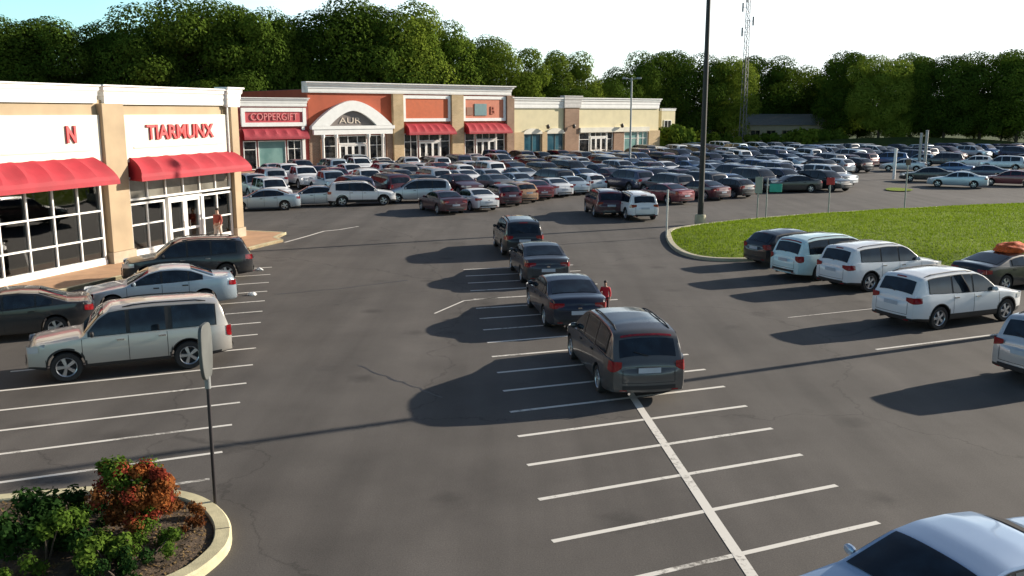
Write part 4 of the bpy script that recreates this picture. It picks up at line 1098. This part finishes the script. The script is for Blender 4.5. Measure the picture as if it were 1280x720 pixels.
mb = MB(); mb.add([(-.6, -.6, 4.4), (9.6, -.6, 4.4), (9.6, 8.6, 4.4), (-.6, 8.6, 4.4), (-.6, 4, 6.9), (9.6, 4, 6.9)], [(0, 1, 5, 4), (1, 2, 5), (2, 3, 4, 5), (3, 0, 4), (3, 2, 1, 0)]); mb.build('roof', HG, HS2)
for i in range(3): window(HS2, .8 + i * 2.8, 2.2 + i * 2.8, 1.2, 3.2, 2, 1, fw=.12)

# ================================================================== POLES, SIGNS, MAST
STEEL = simple('galvanised steel', (.30, .31, .31), .5, .6, .1); DPOLE = simple('dark bronze pole', (.02, .018, .018), .5, .2)
def lamp_pole(x, y, h, r0, r1, heads, label, mat=DPOLE, az=0):
    r = empty('lamp_post', (x, y, 0), az); tag(r, label, 'lamp post')
    mb = MB(); v, f = lathe([(r0 + .16, 0), (r0 + .16, .55), (r0 + .12, .62), (0, .62)], 14); mb.add(v, f); mb.build('concrete_base', KERB, r, smooth=40)
    mb = MB(); mb.bar((0, 0, .6), (0, 0, h), r0, r1, 12); mb.build('pole', mat, r, smooth=40)
    for sx in heads:
        mb = MB(); mb.bar((0, 0, h - .2), (sx * 1.0, 0, h - .05), .05, .05); a = mb.build('arm', mat, r, smooth=40)
        mb = MB(); mb.box(min(sx * .9, sx * 1.7), max(sx * .9, sx * 1.7), -.22, .22, h - .16, h + .04); mb.build('lamp_head', mat, r, bevel=.03)
    return r
p_ = G(875, 281); lamp_pole(p_.x, p_.y, 13.75, .17, .12, (-1, 1), 'tall dark lamp pole rising out of the picture at the tip of the grass island')
lamp_pole(16.0, 27.12, 9.7, .13, .10, (1,), 'dark lamp pole out of view at right that throws the long thin shadow')
p_ = G(787, 214); lamp_pole(p_.x, p_.y, 10.2, .12, .09, (-.6, .6), 'pale grey lamp post standing in front of the cream shop', STEEL)
# slim white marker post at island tip
def post(px, py, h, label, r=.05, mat=STEEL, cat='post', name='marker_post'):
    p = G(px, py); t = empty(name, (p.x, p.y, 0)); tag(t, label, cat)
    mb = MB(); mb.bar((0, 0, 0), (0, 0, h), r, r * .95, 10); mb.build('pole', mat, t, smooth=40)
    v, f = lathe([(r + .015, h - .04), (r + .015, h + .01), (0, h + .03)], 10); mb = MB(); mb.add(v, f); mb.build('cap', mat, t, smooth=40)
    return t
post(833, 297, 2.5, 'slim pale post standing by the kerb at the left tip of the grass', .05, simple('pale post', (.6, .58, .54), .6))
def signpost(px, py, h, panel, mat, label, yaw=0, zoff=0, sx=0, z=0, name='sign_post'):
    p = G(px, py); zz = .4
    t = empty(name, (p.x, p.y, zz), yaw); tag(t, label, 'sign')
    mb = MB(); mb.bar((0, 0, -.5), (0, 0, h), .045, .04, 10); mb.build('pole', STEEL if name == 'sign_post' else simple('brown post', (.10, .07, .06), .6), t, smooth=40)
    if panel:
        w, hh = panel; mb = MB(); mb.box(sx - w / 2, sx + w / 2, -.075, -.045, h - hh - zoff, h - zoff); mb.build('sign_panel', mat, t, bevel=.01)
        mb = MB(); mb.box(-.05, .05, -.045, .045, h - hh * .7 - zoff, h - hh * .6 - zoff); mb.build('bracket', STEEL, t)
    return t
signpost(946, 277, 2.3, (.45, 1.0), STEEL, 'grey metal sign on a thin post at the back edge of the grass')
signpost(957, 276, 2.2, (.75, .5), simple('teal sign paint', (.03, .32, .28), .5), 'small teal sign panel on the thin post beside the grey sign', 0, .35, .5)
signpost(1035, 272, 2.1, (.5, .45), simple('red sign paint', (.45, .02, .03), .5), 'small red sign on a brown post at the back of the grass', 0, 0, 0)
signpost(1130, 266, 3.1, (.32, .4), simple('brown sign paint', (.12, .07, .06), .5), 'thin brown sign post at the back of the grass, right of the red sign')
for px in (1148, 1155):
    post(px, 214, 4.2 if px == 1148 else 4.5, 'grey post behind the far right cars, the %s of the two' % ('left' if px == 1148 else 'right'), .16)
post(1117, 224, 3.0, 'short white post in front of the black sedan across the road', .14, WHITE)
# narrow grey sign in the planter
SGN = empty('narrow_sign', (-4.93, 14.35, .1), 0); tag(SGN, 'narrow rounded grey sign seen almost edge on, on a thin dark pole in the planter', 'sign')
mb = MB(); mb.bar((0, 0, 0), (0, 0, 2.35), .032, .03, 10); mb.build('pole', simple('dark steel', (.045, .04, .042), .5, .4), SGN, smooth=40)
mb = MB(); mb.bar((0, 0, 2.0), (0, 0, 2.2), .05, .05, 10); mb.build('collar', STEEL, SGN, smooth=40)
mb = MB(); pts_ = []
for i in range(25):
    a = 2 * math.pi * i / 24
    x_ = .26 * (abs(math.cos(a)) ** .5) * (1 if math.cos(a) > 0 else -1); z_ = .46 * (abs(math.sin(a)) ** .55) * (1 if math.sin(a) > 0 else -1)
    pts_.append((x_ * (1 - .18 * max(0, -z_ / .46)), z_ + 2.62))
mb.extr(pts_[:-1], -.03, .03); sp_ = mb.build('sign_panel', simple('weathered grey sign back', (.11, .115, .11), .6, .3, .15), SGN, bevel=.008); sp_.rotation_euler = (0, 0, R(90))
# lattice mast
MX = (43.5, 176)
MS = empty('lattice_mast', (MX[0], MX[1], 0)); tag(MS, 'thin lattice radio mast with small antennas rising above the trees', 'mast')
MM = simple('mast steel', (.16, .16, .17), .5, .5); mb = MB(); H_ = 34
def mr_(z): return .75 - .45 * z / H_
for k in range(3):
    a = 2 * math.pi * k / 3 + .3
    mb.bar((mr_(0) * math.cos(a), mr_(0) * math.sin(a), 0), (mr_(H_) * math.cos(a), mr_(H_) * math.sin(a), H_), .08, .055, 6)
mb.build('leg_frame', MM, MS); mb = MB()
for i in range(28):
    z_a, z_b = H_ * i / 28, H_ * (i + 1) / 28
    for k in range(3):
        a, b = 2 * math.pi * k / 3 + .3, 2 * math.pi * (k + 1) / 3 + .3
        mb.bar((mr_(z_a) * math.cos(a), mr_(z_a) * math.sin(a), z_a), (mr_(z_b) * math.cos(b), mr_(z_b) * math.sin(b), z_b), .035, n=5)
        mb.bar((mr_(z_b) * math.cos(a), mr_(z_b) * math.sin(a), z_b), (mr_(z_b) * math.cos(b), mr_(z_b) * math.sin(b), z_b), .035, n=5)
mb.build('lattice', MM, MS)
for z_, a in ((23, .2), (25.5, 2.4), (27, 4.2), (21, 3.5)):
    mb = MB(); mb.bar((0, 0, z_), (1.1 * math.cos(a), 1.1 * math.sin(a), z_), .05, n=5); mb.bar((1.1 * math.cos(a), 1.1 * math.sin(a), z_ - .8), (1.1 * math.cos(a), 1.1 * math.sin(a), z_ + .8), .16, n=8); mb.build('antenna', MM, MS)

# ================================================================== TREES
BARK = simple('bark', (.10, .075, .055), .95, var=.3, scale=2, bump=.6, bscale=8)
LEAVES = [leaf_mat('oak leaves', (.045, .078, .012), (.140, .205, .028), .25), leaf_mat('yellow green leaves', (.080, .120, .014), (.20, .26, .038), .28), leaf_mat('dark leaves', (.034, .062, .011), (.10, .16, .022), .22)]
def leaf_cloud(lobes, count, size, rnd, shell=.55, spread=.45):
    v = []; f = []
    wts = [l[1].x * l[1].y * l[1].z for l in lobes]; wts = [max(w, .02) ** .7 for w in wts]
    for _ in range(count):
        c, r = rnd.choices(lobes, wts)[0]
        d = Vector((rnd.gauss(0, 1), rnd.gauss(0, 1), rnd.gauss(0, 1))).normalized()
        rad = (shell + (1 - shell) * rnd.random() ** .6) * (1 + .16 * noise.noise(d * 3 + c))
        p = Vector((c.x + d.x * r.x * rad, c.y + d.y * r.y * rad, c.z + d.z * r.z * rad))
        nn = (d + Vector((rnd.gauss(0, spread), rnd.gauss(0, spread), rnd.gauss(0, spread) + .25))).normalized()
        a = nn.orthogonal().normalized(); b = nn.cross(a); t = rnd.uniform(0, 6.28); s = size * rnd.uniform(.6, 1.4)
        a2 = (a * math.cos(t) + b * math.sin(t)) * s; b2 = (b * math.cos(t) - a * math.sin(t)) * s * .62
        k = len(v); v += [p - a2, p + b2, p + a2 * rnd.uniform(.7, 1.1), p - b2 * rnd.uniform(.7, 1.1)]; f.append((k, k + 1, k + 2, k + 3))
    return v, f
TREE_MESH = []
for vi in range(6):
    rnd = random.Random(100 + vi); lobes = []
    broad = [1.0, .85, 1.15, .75, 1.0, .9][vi]
    nl = 24
    for i in range(nl):
        zf = .22 + .70 * (i / (nl - 1)); env = math.sin(math.pi * min(1, (zf - .08) / .98)) ** .55 * .33 * broad
        a = i * 2.399 + rnd.uniform(-.4, .4); rr = env * rnd.uniform(.45, 1.0); s = rnd.uniform(.10, .175) * (1.15 - .4 * abs(zf - .55))
        lobes.append((Vector((rr * math.cos(a), rr * math.sin(a), zf)), Vector((s * 1.15, s * 1.15, s * .85))))
    lobes.append((Vector((0, 0, .55)), Vector((.17 * broad, .17 * broad, .3))))
    # normalised tree of height one; leaves sized for about 20 m
    v, f = leaf_cloud(lobes, 40000, .0098, rnd, .62, .36)
    zt = max(q_.z for q_ in v)
    crown = bpy.data.meshes.new('crown'); crown.from_pydata([(q_.x, q_.y, q_.z / zt) for q_ in v], [], f); crown.update()
    crown.materials.append(None)
    mb = MB(); mb.bar((0, 0, 0), (.01, 0, .25), .018, .013, 8); mb.bar((.01, 0, .25), (0, .01, .7), .013, .004, 7)
    for c, r in lobes[::2]:
        z_ = max(.14, c.z * .62); mb.bar((0, 0, z_), (c.x * .85, c.y * .85, c.z), .006, .002, 5)
    tr = bpy.data.meshes.new('trunk'); tr.from_pydata(mb.v, [], mb.f); tr.materials.append(BARK); tr.update()
    TREE_MESH.append((crown, tr))
def tree(x, y, h, wide, vi, lm, label, group):
    t = empty('deciduous_tree', (x, y, -.05), random.uniform(0, 6.28)); tag(t, label, 'tree', group); t.scale = (h * wide, h * wide, h)
    o = part('crown', TREE_MESH[vi][0], t, mat=LEAVES[lm]); part('trunk', TREE_MESH[vi][1], t)
    return t
# px of trunk, py of top, distance, width factor, mesh, leaf
TL = [(-20, 22, 122, 1.0, 0, 2), (40, 26, 124, 1.1, 1, 0), (100, 24, 126, 1.0, 2, 2), (150, 36, 130, 1.0, 3, 0), (186, 40, 124, .9, 5, 2), (232, -2, 128, 1.0, 4, 0), (278, 6, 134, .9, 0, 0), (322, 12, 130, .85, 1, 2),
      (358, 22, 134, .85, 3, 0), (405, 20, 138, .95, 2, 0), (452, 0, 140, .95, 0, 0), (500, 8, 142, .95, 4, 1), (542, 26, 145, .8, 5, 0), (588, 46, 150, .9, 1, 0), (626, 50, 152, .9, 2, 1), (664, 84, 158, 1.1, 3, 0), (706, 64, 160, .85, 5, 1),
      (745, 96, 164, 1.2, 0, 2), (782, 84, 172, 1.0, 2, 0), (815, 66, 178, 1.0, 1, 0), (858, 64, 180, 1.0, 4, 2), (905, 72, 182, 1.0, 3, 1), (948, 70, 200, 1.1, 5, 0), (990, 82, 205, 1.1, 0, 1), (1030, 92, 200, 1.0, 2, 2), (1052, 66, 188, 1.0, 1, 0),
      (1096, 70, 178, 1.0, 4, 1), (1136, 66, 180, 1.0, 3, 0), (1178, 68, 176, 1.05, 0, 2), (1222, 66, 178, 1.05, 2, 0), (1268, 64, 176, 1.1, 5, 0), (1312, 62, 178, 1.1, 1, 2)]
for i, (px, py, Y_, wd, vi, lm) in enumerate(TL):
    p = G(px, 190); k = Y_ / p.y; x = p.x * k
    h = CH + (140 - py) * Y_ / FPX * 1.0
    nm = ['dark', 'broad', 'deep green'][lm % 3]
    tree(x, Y_, h, wd, vi, lm, f"leafy tree forming part of the skyline behind the shops, {ORD[i] if i < 30 else ('thirty-first' if i == 30 else 'thirty-second')} from the left", 'skyline trees behind the shops')
# lower trees filling between and behind
k = 0
for i in range(30):
    px = -30 + i * 46 + random.uniform(-8, 8); Y_ = (118 if px < 330 else 150 if px < 700 else 186) + random.uniform(4, 12)
    if 760 < px < 1040: Y_ += 14
    x = (px - 640) / FPX * (Y_ * CP + 1.2); h = random.uniform(9.5, 12.5) if px < 760 else random.uniform(8.5, 10.5)
    k += 1
    tree(x, Y_, h, 1.35, i % 6, (2, 0, 2)[i % 3], f"low shaded tree under the taller trees behind the lot, {ORD[i]} from the left", 'understorey trees')
# shrubs near the annex and the house
def shrub_mesh(seed, count=1800, size=.09):
    rnd = random.Random(seed); lobes = [(Vector((rnd.uniform(-.4, .4), rnd.uniform(-.4, .4), rnd.uniform(.3, .75))), Vector((.35, .35, .3))) for _ in range(9)]
    v, f = leaf_cloud(lobes, count, size, rnd, .4); me = bpy.data.meshes.new('foliage'); me.from_pydata([tuple(q_) for q_ in v], [], f); me.materials.append(None); me.update(); return me
SHM = [shrub_mesh(5), shrub_mesh(6), shrub_mesh(8)]
SB = [(832, 188, 147, 3.4), (845, 186, 149, 4.8), (866, 188, 160, 3.4), (884, 187, 162, 3.0), (900, 188, 164, 3.2), (918, 186, 170, 2.2), (940, 187, 175, 2.4), (962, 187, 177, 2.8), (985, 187, 175, 3.2), (1008, 186, 172, 3.6), (1024, 184, 176, 3.6), (1045, 184, 180, 3.4)]
for i, (px, py, Y_, h) in enumerate(SB):
    x = (px - 640) / FPX * (Y_ * CP + 1.2); t = empty('shrub', (x, Y_, 0), random.uniform(0, 6)); t.scale = (h * .95, h * .95, h)
    tag(t, f"rounded green shrub beyond the far edge of the lot, {ORD[i]} from the left", 'shrub', 'shrubs at the far edge of the lot')
    part('foliage', SHM[i % 3], t, mat=LEAVES[(1, 0, 1)[i % 3]])
    mb = MB(); mb.bar((0, 0, 0), (0, 0, .5), .04, .02, 6); mb.build('stem', BARK, t)
# grassy bank at the right back
bm = bmesh.new(); bmesh.ops.create_grid(bm, x_segments=40, y_segments=16, size=1)
for v in bm.verts:
    x, y = v.co.x, v.co.y; e = max(0, 1 - x * x) * max(0, 1 - y * y)
    v.co = Vector((x * 26, y * 9, 2.0 * e ** .8 + .25 * noise.noise(Vector((x * 5, y * 3, 1))) * e - .08))
hb_ = bmobj('grass_bank', bm, FIELD, smooth=180); hb_.location = (75, 172, 0); tag(hb_, kind='structure')
# verge scrap in the road at the far right
vg = smooth_closed([tuple(G(*q_).xy) for q_ in ((1104, 238), (1112, 235), (1140, 237), (1142, 239.5), (1120, 240))], 2)
if area(vg) < 0: vg = vg[::-1]
tag(fill_surface('road_verge', vg, GRASS, .03, lambda x, y: .05, 2.0), kind='structure')

# ================================================================== PLANTER SHRUBS
def bush(name, loc, lobes, count, size, mat, label, stems=7, cat='bush', sc=1.0):
    t = empty(name, loc); tag(t, label, cat); rnd = random.Random(hash(label) % 1000 if False else len(label))
    mats = mat if isinstance(mat, list) else [mat]; V = []; F_ = []; FM = []
    for mi, (m_, lb_) in enumerate(zip(mats, lobes)):
        v, f = leaf_cloud(lb_, count[mi], size, rnd, .15); b = len(V); V += v; F_ += [tuple(i + b for i in q_) for q_ in f]; FM += [mi] * len(f)
    obj('foliage', V, F_, None, t, mats=mats, fm=FM)
    mb = MB(); al = [l for lb_ in lobes for l in lb_]
    for i in range(stems):
        c = al[i * len(al) // stems][0]; m1 = Vector((c.x * .5, c.y * .5, c.z * .45)); mb.bar((c.x * .15, c.y * .15, 0), m1, .018, .012, 6); mb.bar(m1, c, .012, .004, 5)
    mb.build('stems', BARK, t); t.scale = (sc,) * 3; return t
rnd = random.Random(3)
def lob(cx, cy, cz, sx, sz, n, r):
    return [(Vector((cx + rnd.uniform(-sx, sx), cy + rnd.uniform(-sx, sx), cz + rnd.uniform(-sz, sz))), Vector((r, r, r * rnd.uniform(.8, 1.2))) * rnd.uniform(.7, 1.2)) for _ in range(n)]
LR = leaf_mat('red leaves', (.15, .022, .014), (.34, .07, .04), .3, 4); LO = leaf_mat('orange leaves', (.24, .07, .02), (.36, .13, .04), .3, 4)
LGn = leaf_mat('fresh green leaves', (.035, .08, .012), (.12, .19, .03), .35, 4); LDk = leaf_mat('deep green leaves', (.012, .035, .01), (.04, .085, .02), .3, 4); LBr = leaf_mat('brown red leaves', (.10, .035, .015), (.22, .09, .03), .3, 4)
core = lob(0, 0, .62, .42, .34, 22, .20)
bush('red_leaf_bush', (-5.72, 13.1, .12),
     [lob(-.30, 0, 1.12, .20, .14, 7, .17) + lob(.08, -.1, .38, .2, .2, 7, .17) + lob(-.1, 0, .75, .3, .3, 6, .15), lob(-.15, -.1, .95, .34, .22, 10, .16) + lob(.42, -.05, 1.0, .08, .16, 4, .11) + lob(.25, -.1, .6, .25, .25, 6, .14), lob(.30, -.05, .80, .22, .26, 10, .15), core],
     [3400, 2700, 3400, 4200], .030, [LGn, LR, LO, LBr], 'orange red leaved bush with green tips in the kerbed planter, tallest plant there', stems=12)
bush('green_bush', (-6.75, 12.35, .15), [lob(0, 0, .5, .6, .3, 14, .25), lob(.3, -.3, .75, .35, .15, 6, .14)], [5200, 900], .04, [LDk, LGn], 'dark green bush at the left end of the planter, left of the red bush')
bush('low_green_bush', (-5.75, 12.15, .15), [lob(0, 0, .25, .35, .14, 10, .16)], [2200], .035, [LGn], 'low light green plant in front of the red bush in the planter')
for i, (x, y, s_) in enumerate([(-5.0, 13.75, .7), (-5.15, 12.9, .8), (-4.95, 13.3, .6), (-6.3, 14.2, .8), (-5.5, 14.1, .6)]):
    bush('ground_plant', (x, y, .15), [lob(0, 0, .10, .18 * s_, .05, 5, .10)], [420], .024, [LGn if i % 2 else LBr], ['tiny %s plant on the planter soil, %s' % ('green' if i % 2 else 'brown leaved', w_) for w_ in ('right behind the sign pole', 'right of the low light green plant', 'nearest the sign pole foot', 'behind the red bush to its left', 'behind the red bush to its right')][i], 3, 'plant')

for i, (x, y, s_, lb_) in enumerate([(-5.25, 12.45, 1.3, 'spreading green plant on the planter soil between kerb and light green plant'), (-6.35, 13.6, 1.4, 'leafy green plant on the planter soil just left of the orange red bush'),
        (-7.1, 13.6, 1.5, 'dark green low plant by the upper kerb at the left edge of the planter'), (-5.45, 11.8, 1.3, 'green plant nearest the camera in the planter'), (-6.9, 11.6, 1.6, 'dark green low plant at the bottom left of the planter')]):
    bush('low_plant', (x, y, .13), [lob(0, 0, .16, .26 * s_, .08, 8, .13)], [1300], .028, [(LGn, LDk)[i % 2]], lb_, 5, 'plant')
# ================================================================== PEOPLE
SKIN = simple('skin', (.45, .26, .18), .6); HAIR = simple('dark hair', (.025, .015, .01), .7)
def person(x, y, z, h, facing, top_mat, leg_mat, label, coat=False, step=.12):
    """one skinned body, clothes as close-fitting children, standing"""
    t = empty('person', (x, y, z), facing); t.scale = (h / 1.75,) * 3; tag(t, label, 'person')
    def skin(name, pts, edges, rad, mat, sub=2, par=t):
        me = bpy.data.meshes.new(name); me.from_pydata(pts, edges, []); me.materials.append(mat); o = bpy.data.objects.new(name, me); COL.objects.link(o); o.parent = par
        m = o.modifiers.new('skin', 'SKIN'); m.use_smooth_shade = True
        for i, r in enumerate(rad):
            sv = me.skin_vertices[0].data[i]; sv.radius = r if isinstance(r, tuple) else (r, r); sv.use_root = (i == 0)
        s = o.modifiers.new('sub', 'SUBSURF'); s.levels = sub; s.render_levels = sub; return o
    # +y is forward
    J = [(0, 0, .95), (0, 0, 1.15), (0, 0, 1.36), (0, 0, 1.50), (0, .01, 1.56), (0, .015, 1.65), (0, .0, 1.71)]
    E = [(0, 1), (1, 2), (2, 3), (3, 4), (4, 5), (5, 6)]; Rr = [(.15, .11), (.14, .10), (.16, .11), (.06, .06), (.055, .06), (.085, .10), (.05, .06)]
    for sg in (1, -1):
        b = len(J); st = step * sg
        J += [(sg * .10, 0, .90), (sg * .11, st * .6, .50), (sg * .11, st - .03, .09), (sg * .12, st + .12, .04)]; E += [(0, b), (b, b + 1), (b + 1, b + 2), (b + 2, b + 3)]; Rr += [.10, .062, .042, .038]
        b = len(J); J += [(sg * .19, 0, 1.41), (sg * .25, -.03 - st * .4, 1.13), (sg * .25, .07 - st * .8, .90), (sg * .245, .09 - st * .8, .82)]
        E += [(2, b), (b, b + 1), (b + 1, b + 2), (b + 2, b + 3)]; Rr += [.058, .043, .03, .028]
        hb = b + 3; base = Vector(J[hb])
        for k in range(4):
            c = len(J); off = (k - 1.5) * .019; ln = (.065, .078, .074, .058)[k]
            J += [tuple(base + Vector((0, off, -.04))), tuple(base + Vector((-sg * .012, off + .004, -.04 - ln * .55))), tuple(base + Vector((-sg * .028, off + .006, -.04 - ln)))]
            E += [(hb, c), (c, c + 1), (c + 1, c + 2)]; Rr += [.0095, .009, .008]
        c = len(J); J += [tuple(base + Vector((-sg * .01, .035, -.01))), tuple(base + Vector((-sg * .022, .05, -.045)))]; E += [(hb, c), (c, c + 1)]; Rr += [.011, .009]
    skin('body', J, E, Rr, SKIN)
    skin('top', [(0, 0, .98 if not coat else .72), (0, 0, 1.15), (0, 0, 1.38), (0, 0, 1.45)] + [q_ for sg in (1, -1) for q_ in ((sg * .19, 0, 1.40), (sg * .252, -.03 - step * sg * .4, 1.13), (sg * .25, .05 - step * sg * .7, .95))],
         [(0, 1), (1, 2), (2, 3), (2, 4), (4, 5), (5, 6), (2, 7), (7, 8), (8, 9)], [(.18, .14) if not coat else (.23, .19), (.155, .12), (.175, .125), (.09, .09), .072, .056, .045, .072, .056, .045], top_mat)
    skin('trousers', [(0, 0, .98)] + [q_ for sg in (1, -1) for q_ in ((sg * .10, 0, .88), (sg * .11, step * sg * .6, .50), (sg * .11, step * sg - .03, .13))],
         [(0, 1), (1, 2), (2, 3), (0, 4), (4, 5), (5, 6)], [(.165, .125), .112, .076, .058, .112, .076, .058], leg_mat)
    for sg in (1, -1): skin('shoe', [(sg * .11, step * sg - .07, .05), (sg * .12, step * sg + .06, .045), (sg * .125, step * sg + .16, .035)], [(0, 1), (1, 2)], [.052, .05, .036], BLACK, 1)
    bm = bmesh.new(); bmesh.ops.create_uvsphere(bm, u_segments=16, v_segments=10, radius=1)
    for v in bm.verts:
        if v.co.z < -.1 and v.co.y > -.2: v.co *= .8
        v.co = Vector((v.co.x * .096, v.co.y * .108 - .018, v.co.z * .095 + 1.695))
    bmobj('hair', bm, HAIR, t, 180)
    mb = MB(); mb.bar((0, .085, 1.655), (0, .12, 1.635), .014, .010, 6); mb.build('nose', SKIN, t, smooth=60)
    for sg in (1, -1):
        v, f = lathe([(0, -.012), (.011, 0), (0, .012)], 8); mb = MB(); mb.add([(a + sg * .032, b + .098, c + 1.675) for a, b, c in v], f); mb.build('eye', BLACK, t)
    return t
pw = FL.A + FL.u * 9.15 + FL.n * .75
person(pw.x, pw.y, .13, 1.72, R(160), simple('rust red shirt', (.32, .06, .04), .8), simple('pale trousers', (.55, .48, .42), .8), 'person in a rust red top and pale trousers by the shop door')
pc = G(754, 394)
person(pc.x + .06, pc.y + .05, 0, 1.12, R(170), simple('bright red coat', (.60, .015, .03), .7), simple('dark leggings', (.05, .012, .02), .8), 'small child in a red coat standing beside the navy black sedan', coat=True, step=.05)

# litter
def litter(px, py, s, label):
    p = G(px, py); bm = bmesh.new(); bmesh.ops.create_icosphere(bm, subdivisions=3, radius=1)
    for v in bm.verts:
        v.co *= 1 + .45 * noise.noise(v.co * 2.5 + Vector((px, 0, 0))); v.co = Vector((v.co.x * s, v.co.y * s * .7, max(0, v.co.z * s * .5 + s * .2)))
    o = bmobj('plastic_bag', bm, simple('white plastic', (.75, .75, .73), .5, bump=.4, bscale=30), smooth=60); o.location = (p.x, p.y, .003); tag(o, label, 'litter')
litter(315, 369, .16, 'crumpled white bag on the asphalt right of the silver sedan tail')
litter(324, 338, .15, 'crumpled white bag on the asphalt behind the black suv at left')

# ================================================================== LIGHT, SKY, CAMERA
SUN_AZ = 65.7; SUN_EL = 19
w = bpy.data.worlds.new('World'); scene.world = w; w.use_nodes = True; nt = w.node_tree
sky = nt.nodes.new('ShaderNodeTexSky'); sky.sky_type = 'NISHITA'; sky.sun_disc = False; sky.sun_elevation = R(SUN_EL); sky.sun_rotation = R(SUN_AZ)
sky.altitude = 50; sky.air_density = 1.0; sky.dust_density = 1.0; sky.ozone_density = 2.0
# thin bright veil of high cloud, thickest toward the sun
Nn = nt.nodes.new; Lk = nt.links.new
tc = Nn('ShaderNodeTexCoord'); mp = Nn('ShaderNodeMapping'); mp.inputs['Scale'].default_value = (1.2, 1.2, 4.0); Lk(tc.outputs['Generated'], mp.inputs['Vector'])
cn = Nn('ShaderNodeTexNoise'); cn.inputs['Scale'].default_value = 1.6; cn.inputs['Detail'].default_value = 5; Lk(mp.outputs[0], cn.inputs['Vector'])
dp = Nn('ShaderNodeVectorMath'); dp.operation = 'DOT_PRODUCT'; Lk(tc.outputs['Generated'], dp.inputs[0]); dp.inputs[1].default_value = (math.sin(R(SUN_AZ)), math.cos(R(SUN_AZ)), 0)
ad = Nn('ShaderNodeMath'); ad.operation = 'MULTIPLY_ADD'; Lk(cn.outputs['Fac'], ad.inputs[0]); ad.inputs[1].default_value = .9; Lk(dp.outputs['Value'], ad.inputs[2])
mr = Nn('ShaderNodeMapRange'); mr.interpolation_type = 'SMOOTHSTEP'; mr.inputs[1].default_value = .50; mr.inputs[2].default_value = 1.05; mr.inputs[3].default_value = 0; mr.inputs[4].default_value = .9; Lk(ad.outputs[0], mr.inputs[0])
sz = Nn('ShaderNodeSeparateXYZ'); Lk(tc.outputs['Generated'], sz.inputs[0])
el = Nn('ShaderNodeMapRange'); el.interpolation_type = 'SMOOTHSTEP'; el.inputs[1].default_value = .12; el.inputs[2].default_value = .25; el.inputs[3].default_value = 1; el.inputs[4].default_value = .06; Lk(sz.outputs['Z'], el.inputs[0])
mm = Nn('ShaderNodeMath'); mm.operation = 'MULTIPLY'; Lk(mr.outputs[0], mm.inputs[0]); Lk(el.outputs[0], mm.inputs[1])
mx = Nn('ShaderNodeMix'); mx.data_type = 'RGBA'; Lk(mm.outputs[0], mx.inputs[0]); mx.inputs[7].default_value = (14, 14.6, 15, 1)
gn = Nn('ShaderNodeMapRange'); gn.inputs[3].default_value = 1; gn.inputs[4].default_value = 2.6; Lk(el.outputs[0], gn.inputs[0])
cy = Nn('ShaderNodeMix'); cy.data_type = 'RGBA'; Lk(el.outputs[0], cy.inputs[0]); cy.inputs[6].default_value = (1, 1, 1, 1); cy.inputs[7].default_value = (.78, 1.05, 1.08, 1)
ml = Nn('ShaderNodeVectorMath'); ml.operation = 'MULTIPLY'; Lk(sky.outputs[0], ml.inputs[0]); Lk(cy.outputs[2], ml.inputs[1])
sc_ = Nn('ShaderNodeVectorMath'); sc_.operation = 'SCALE'; Lk(ml.outputs[0], sc_.inputs[0]); Lk(gn.outputs[0], sc_.inputs['Scale']); Lk(sc_.outputs[0], mx.inputs[6])
Lk(mx.outputs[2], nt.nodes['Background'].inputs[0]); nt.nodes['Background'].inputs[1].default_value = .052
sl = bpy.data.lights.new('sun', 'SUN'); sl.energy = 4.6; sl.angle = R(.55); sl.color = (1, .90, .76); so = bpy.data.objects.new('sun', sl); COL.objects.link(so)
a, e = R(SUN_AZ), R(SUN_EL); dv = Vector((math.sin(a) * math.cos(e), math.cos(a) * math.cos(e), math.sin(e)))
so.rotation_euler = dv.to_track_quat('Z', 'Y').to_euler(); so.location = (40, 30, 40)
cam = bpy.data.cameras.new('camera'); cam.lens = FPX / 1280 * 36; cam.sensor_width = 36; cam.clip_end = 5000; cam.clip_start = .1
co = bpy.data.objects.new('camera', cam); COL.objects.link(co); co.location = (0, 0, CH); co.rotation_euler = (R(90) - PITCH, 0, 0); scene.camera = co
scene.view_settings.view_transform = 'Standard'; scene.view_settings.look = 'None'; scene.view_settings.gamma = 1; scene.view_settings.exposure = .98
scene.cycles.max_bounces = 6; scene.cycles.diffuse_bounces = 3; scene.cycles.glossy_bounces = 3; scene.cycles.transmission_bounces = 3
scene.cycles.use_denoising = True
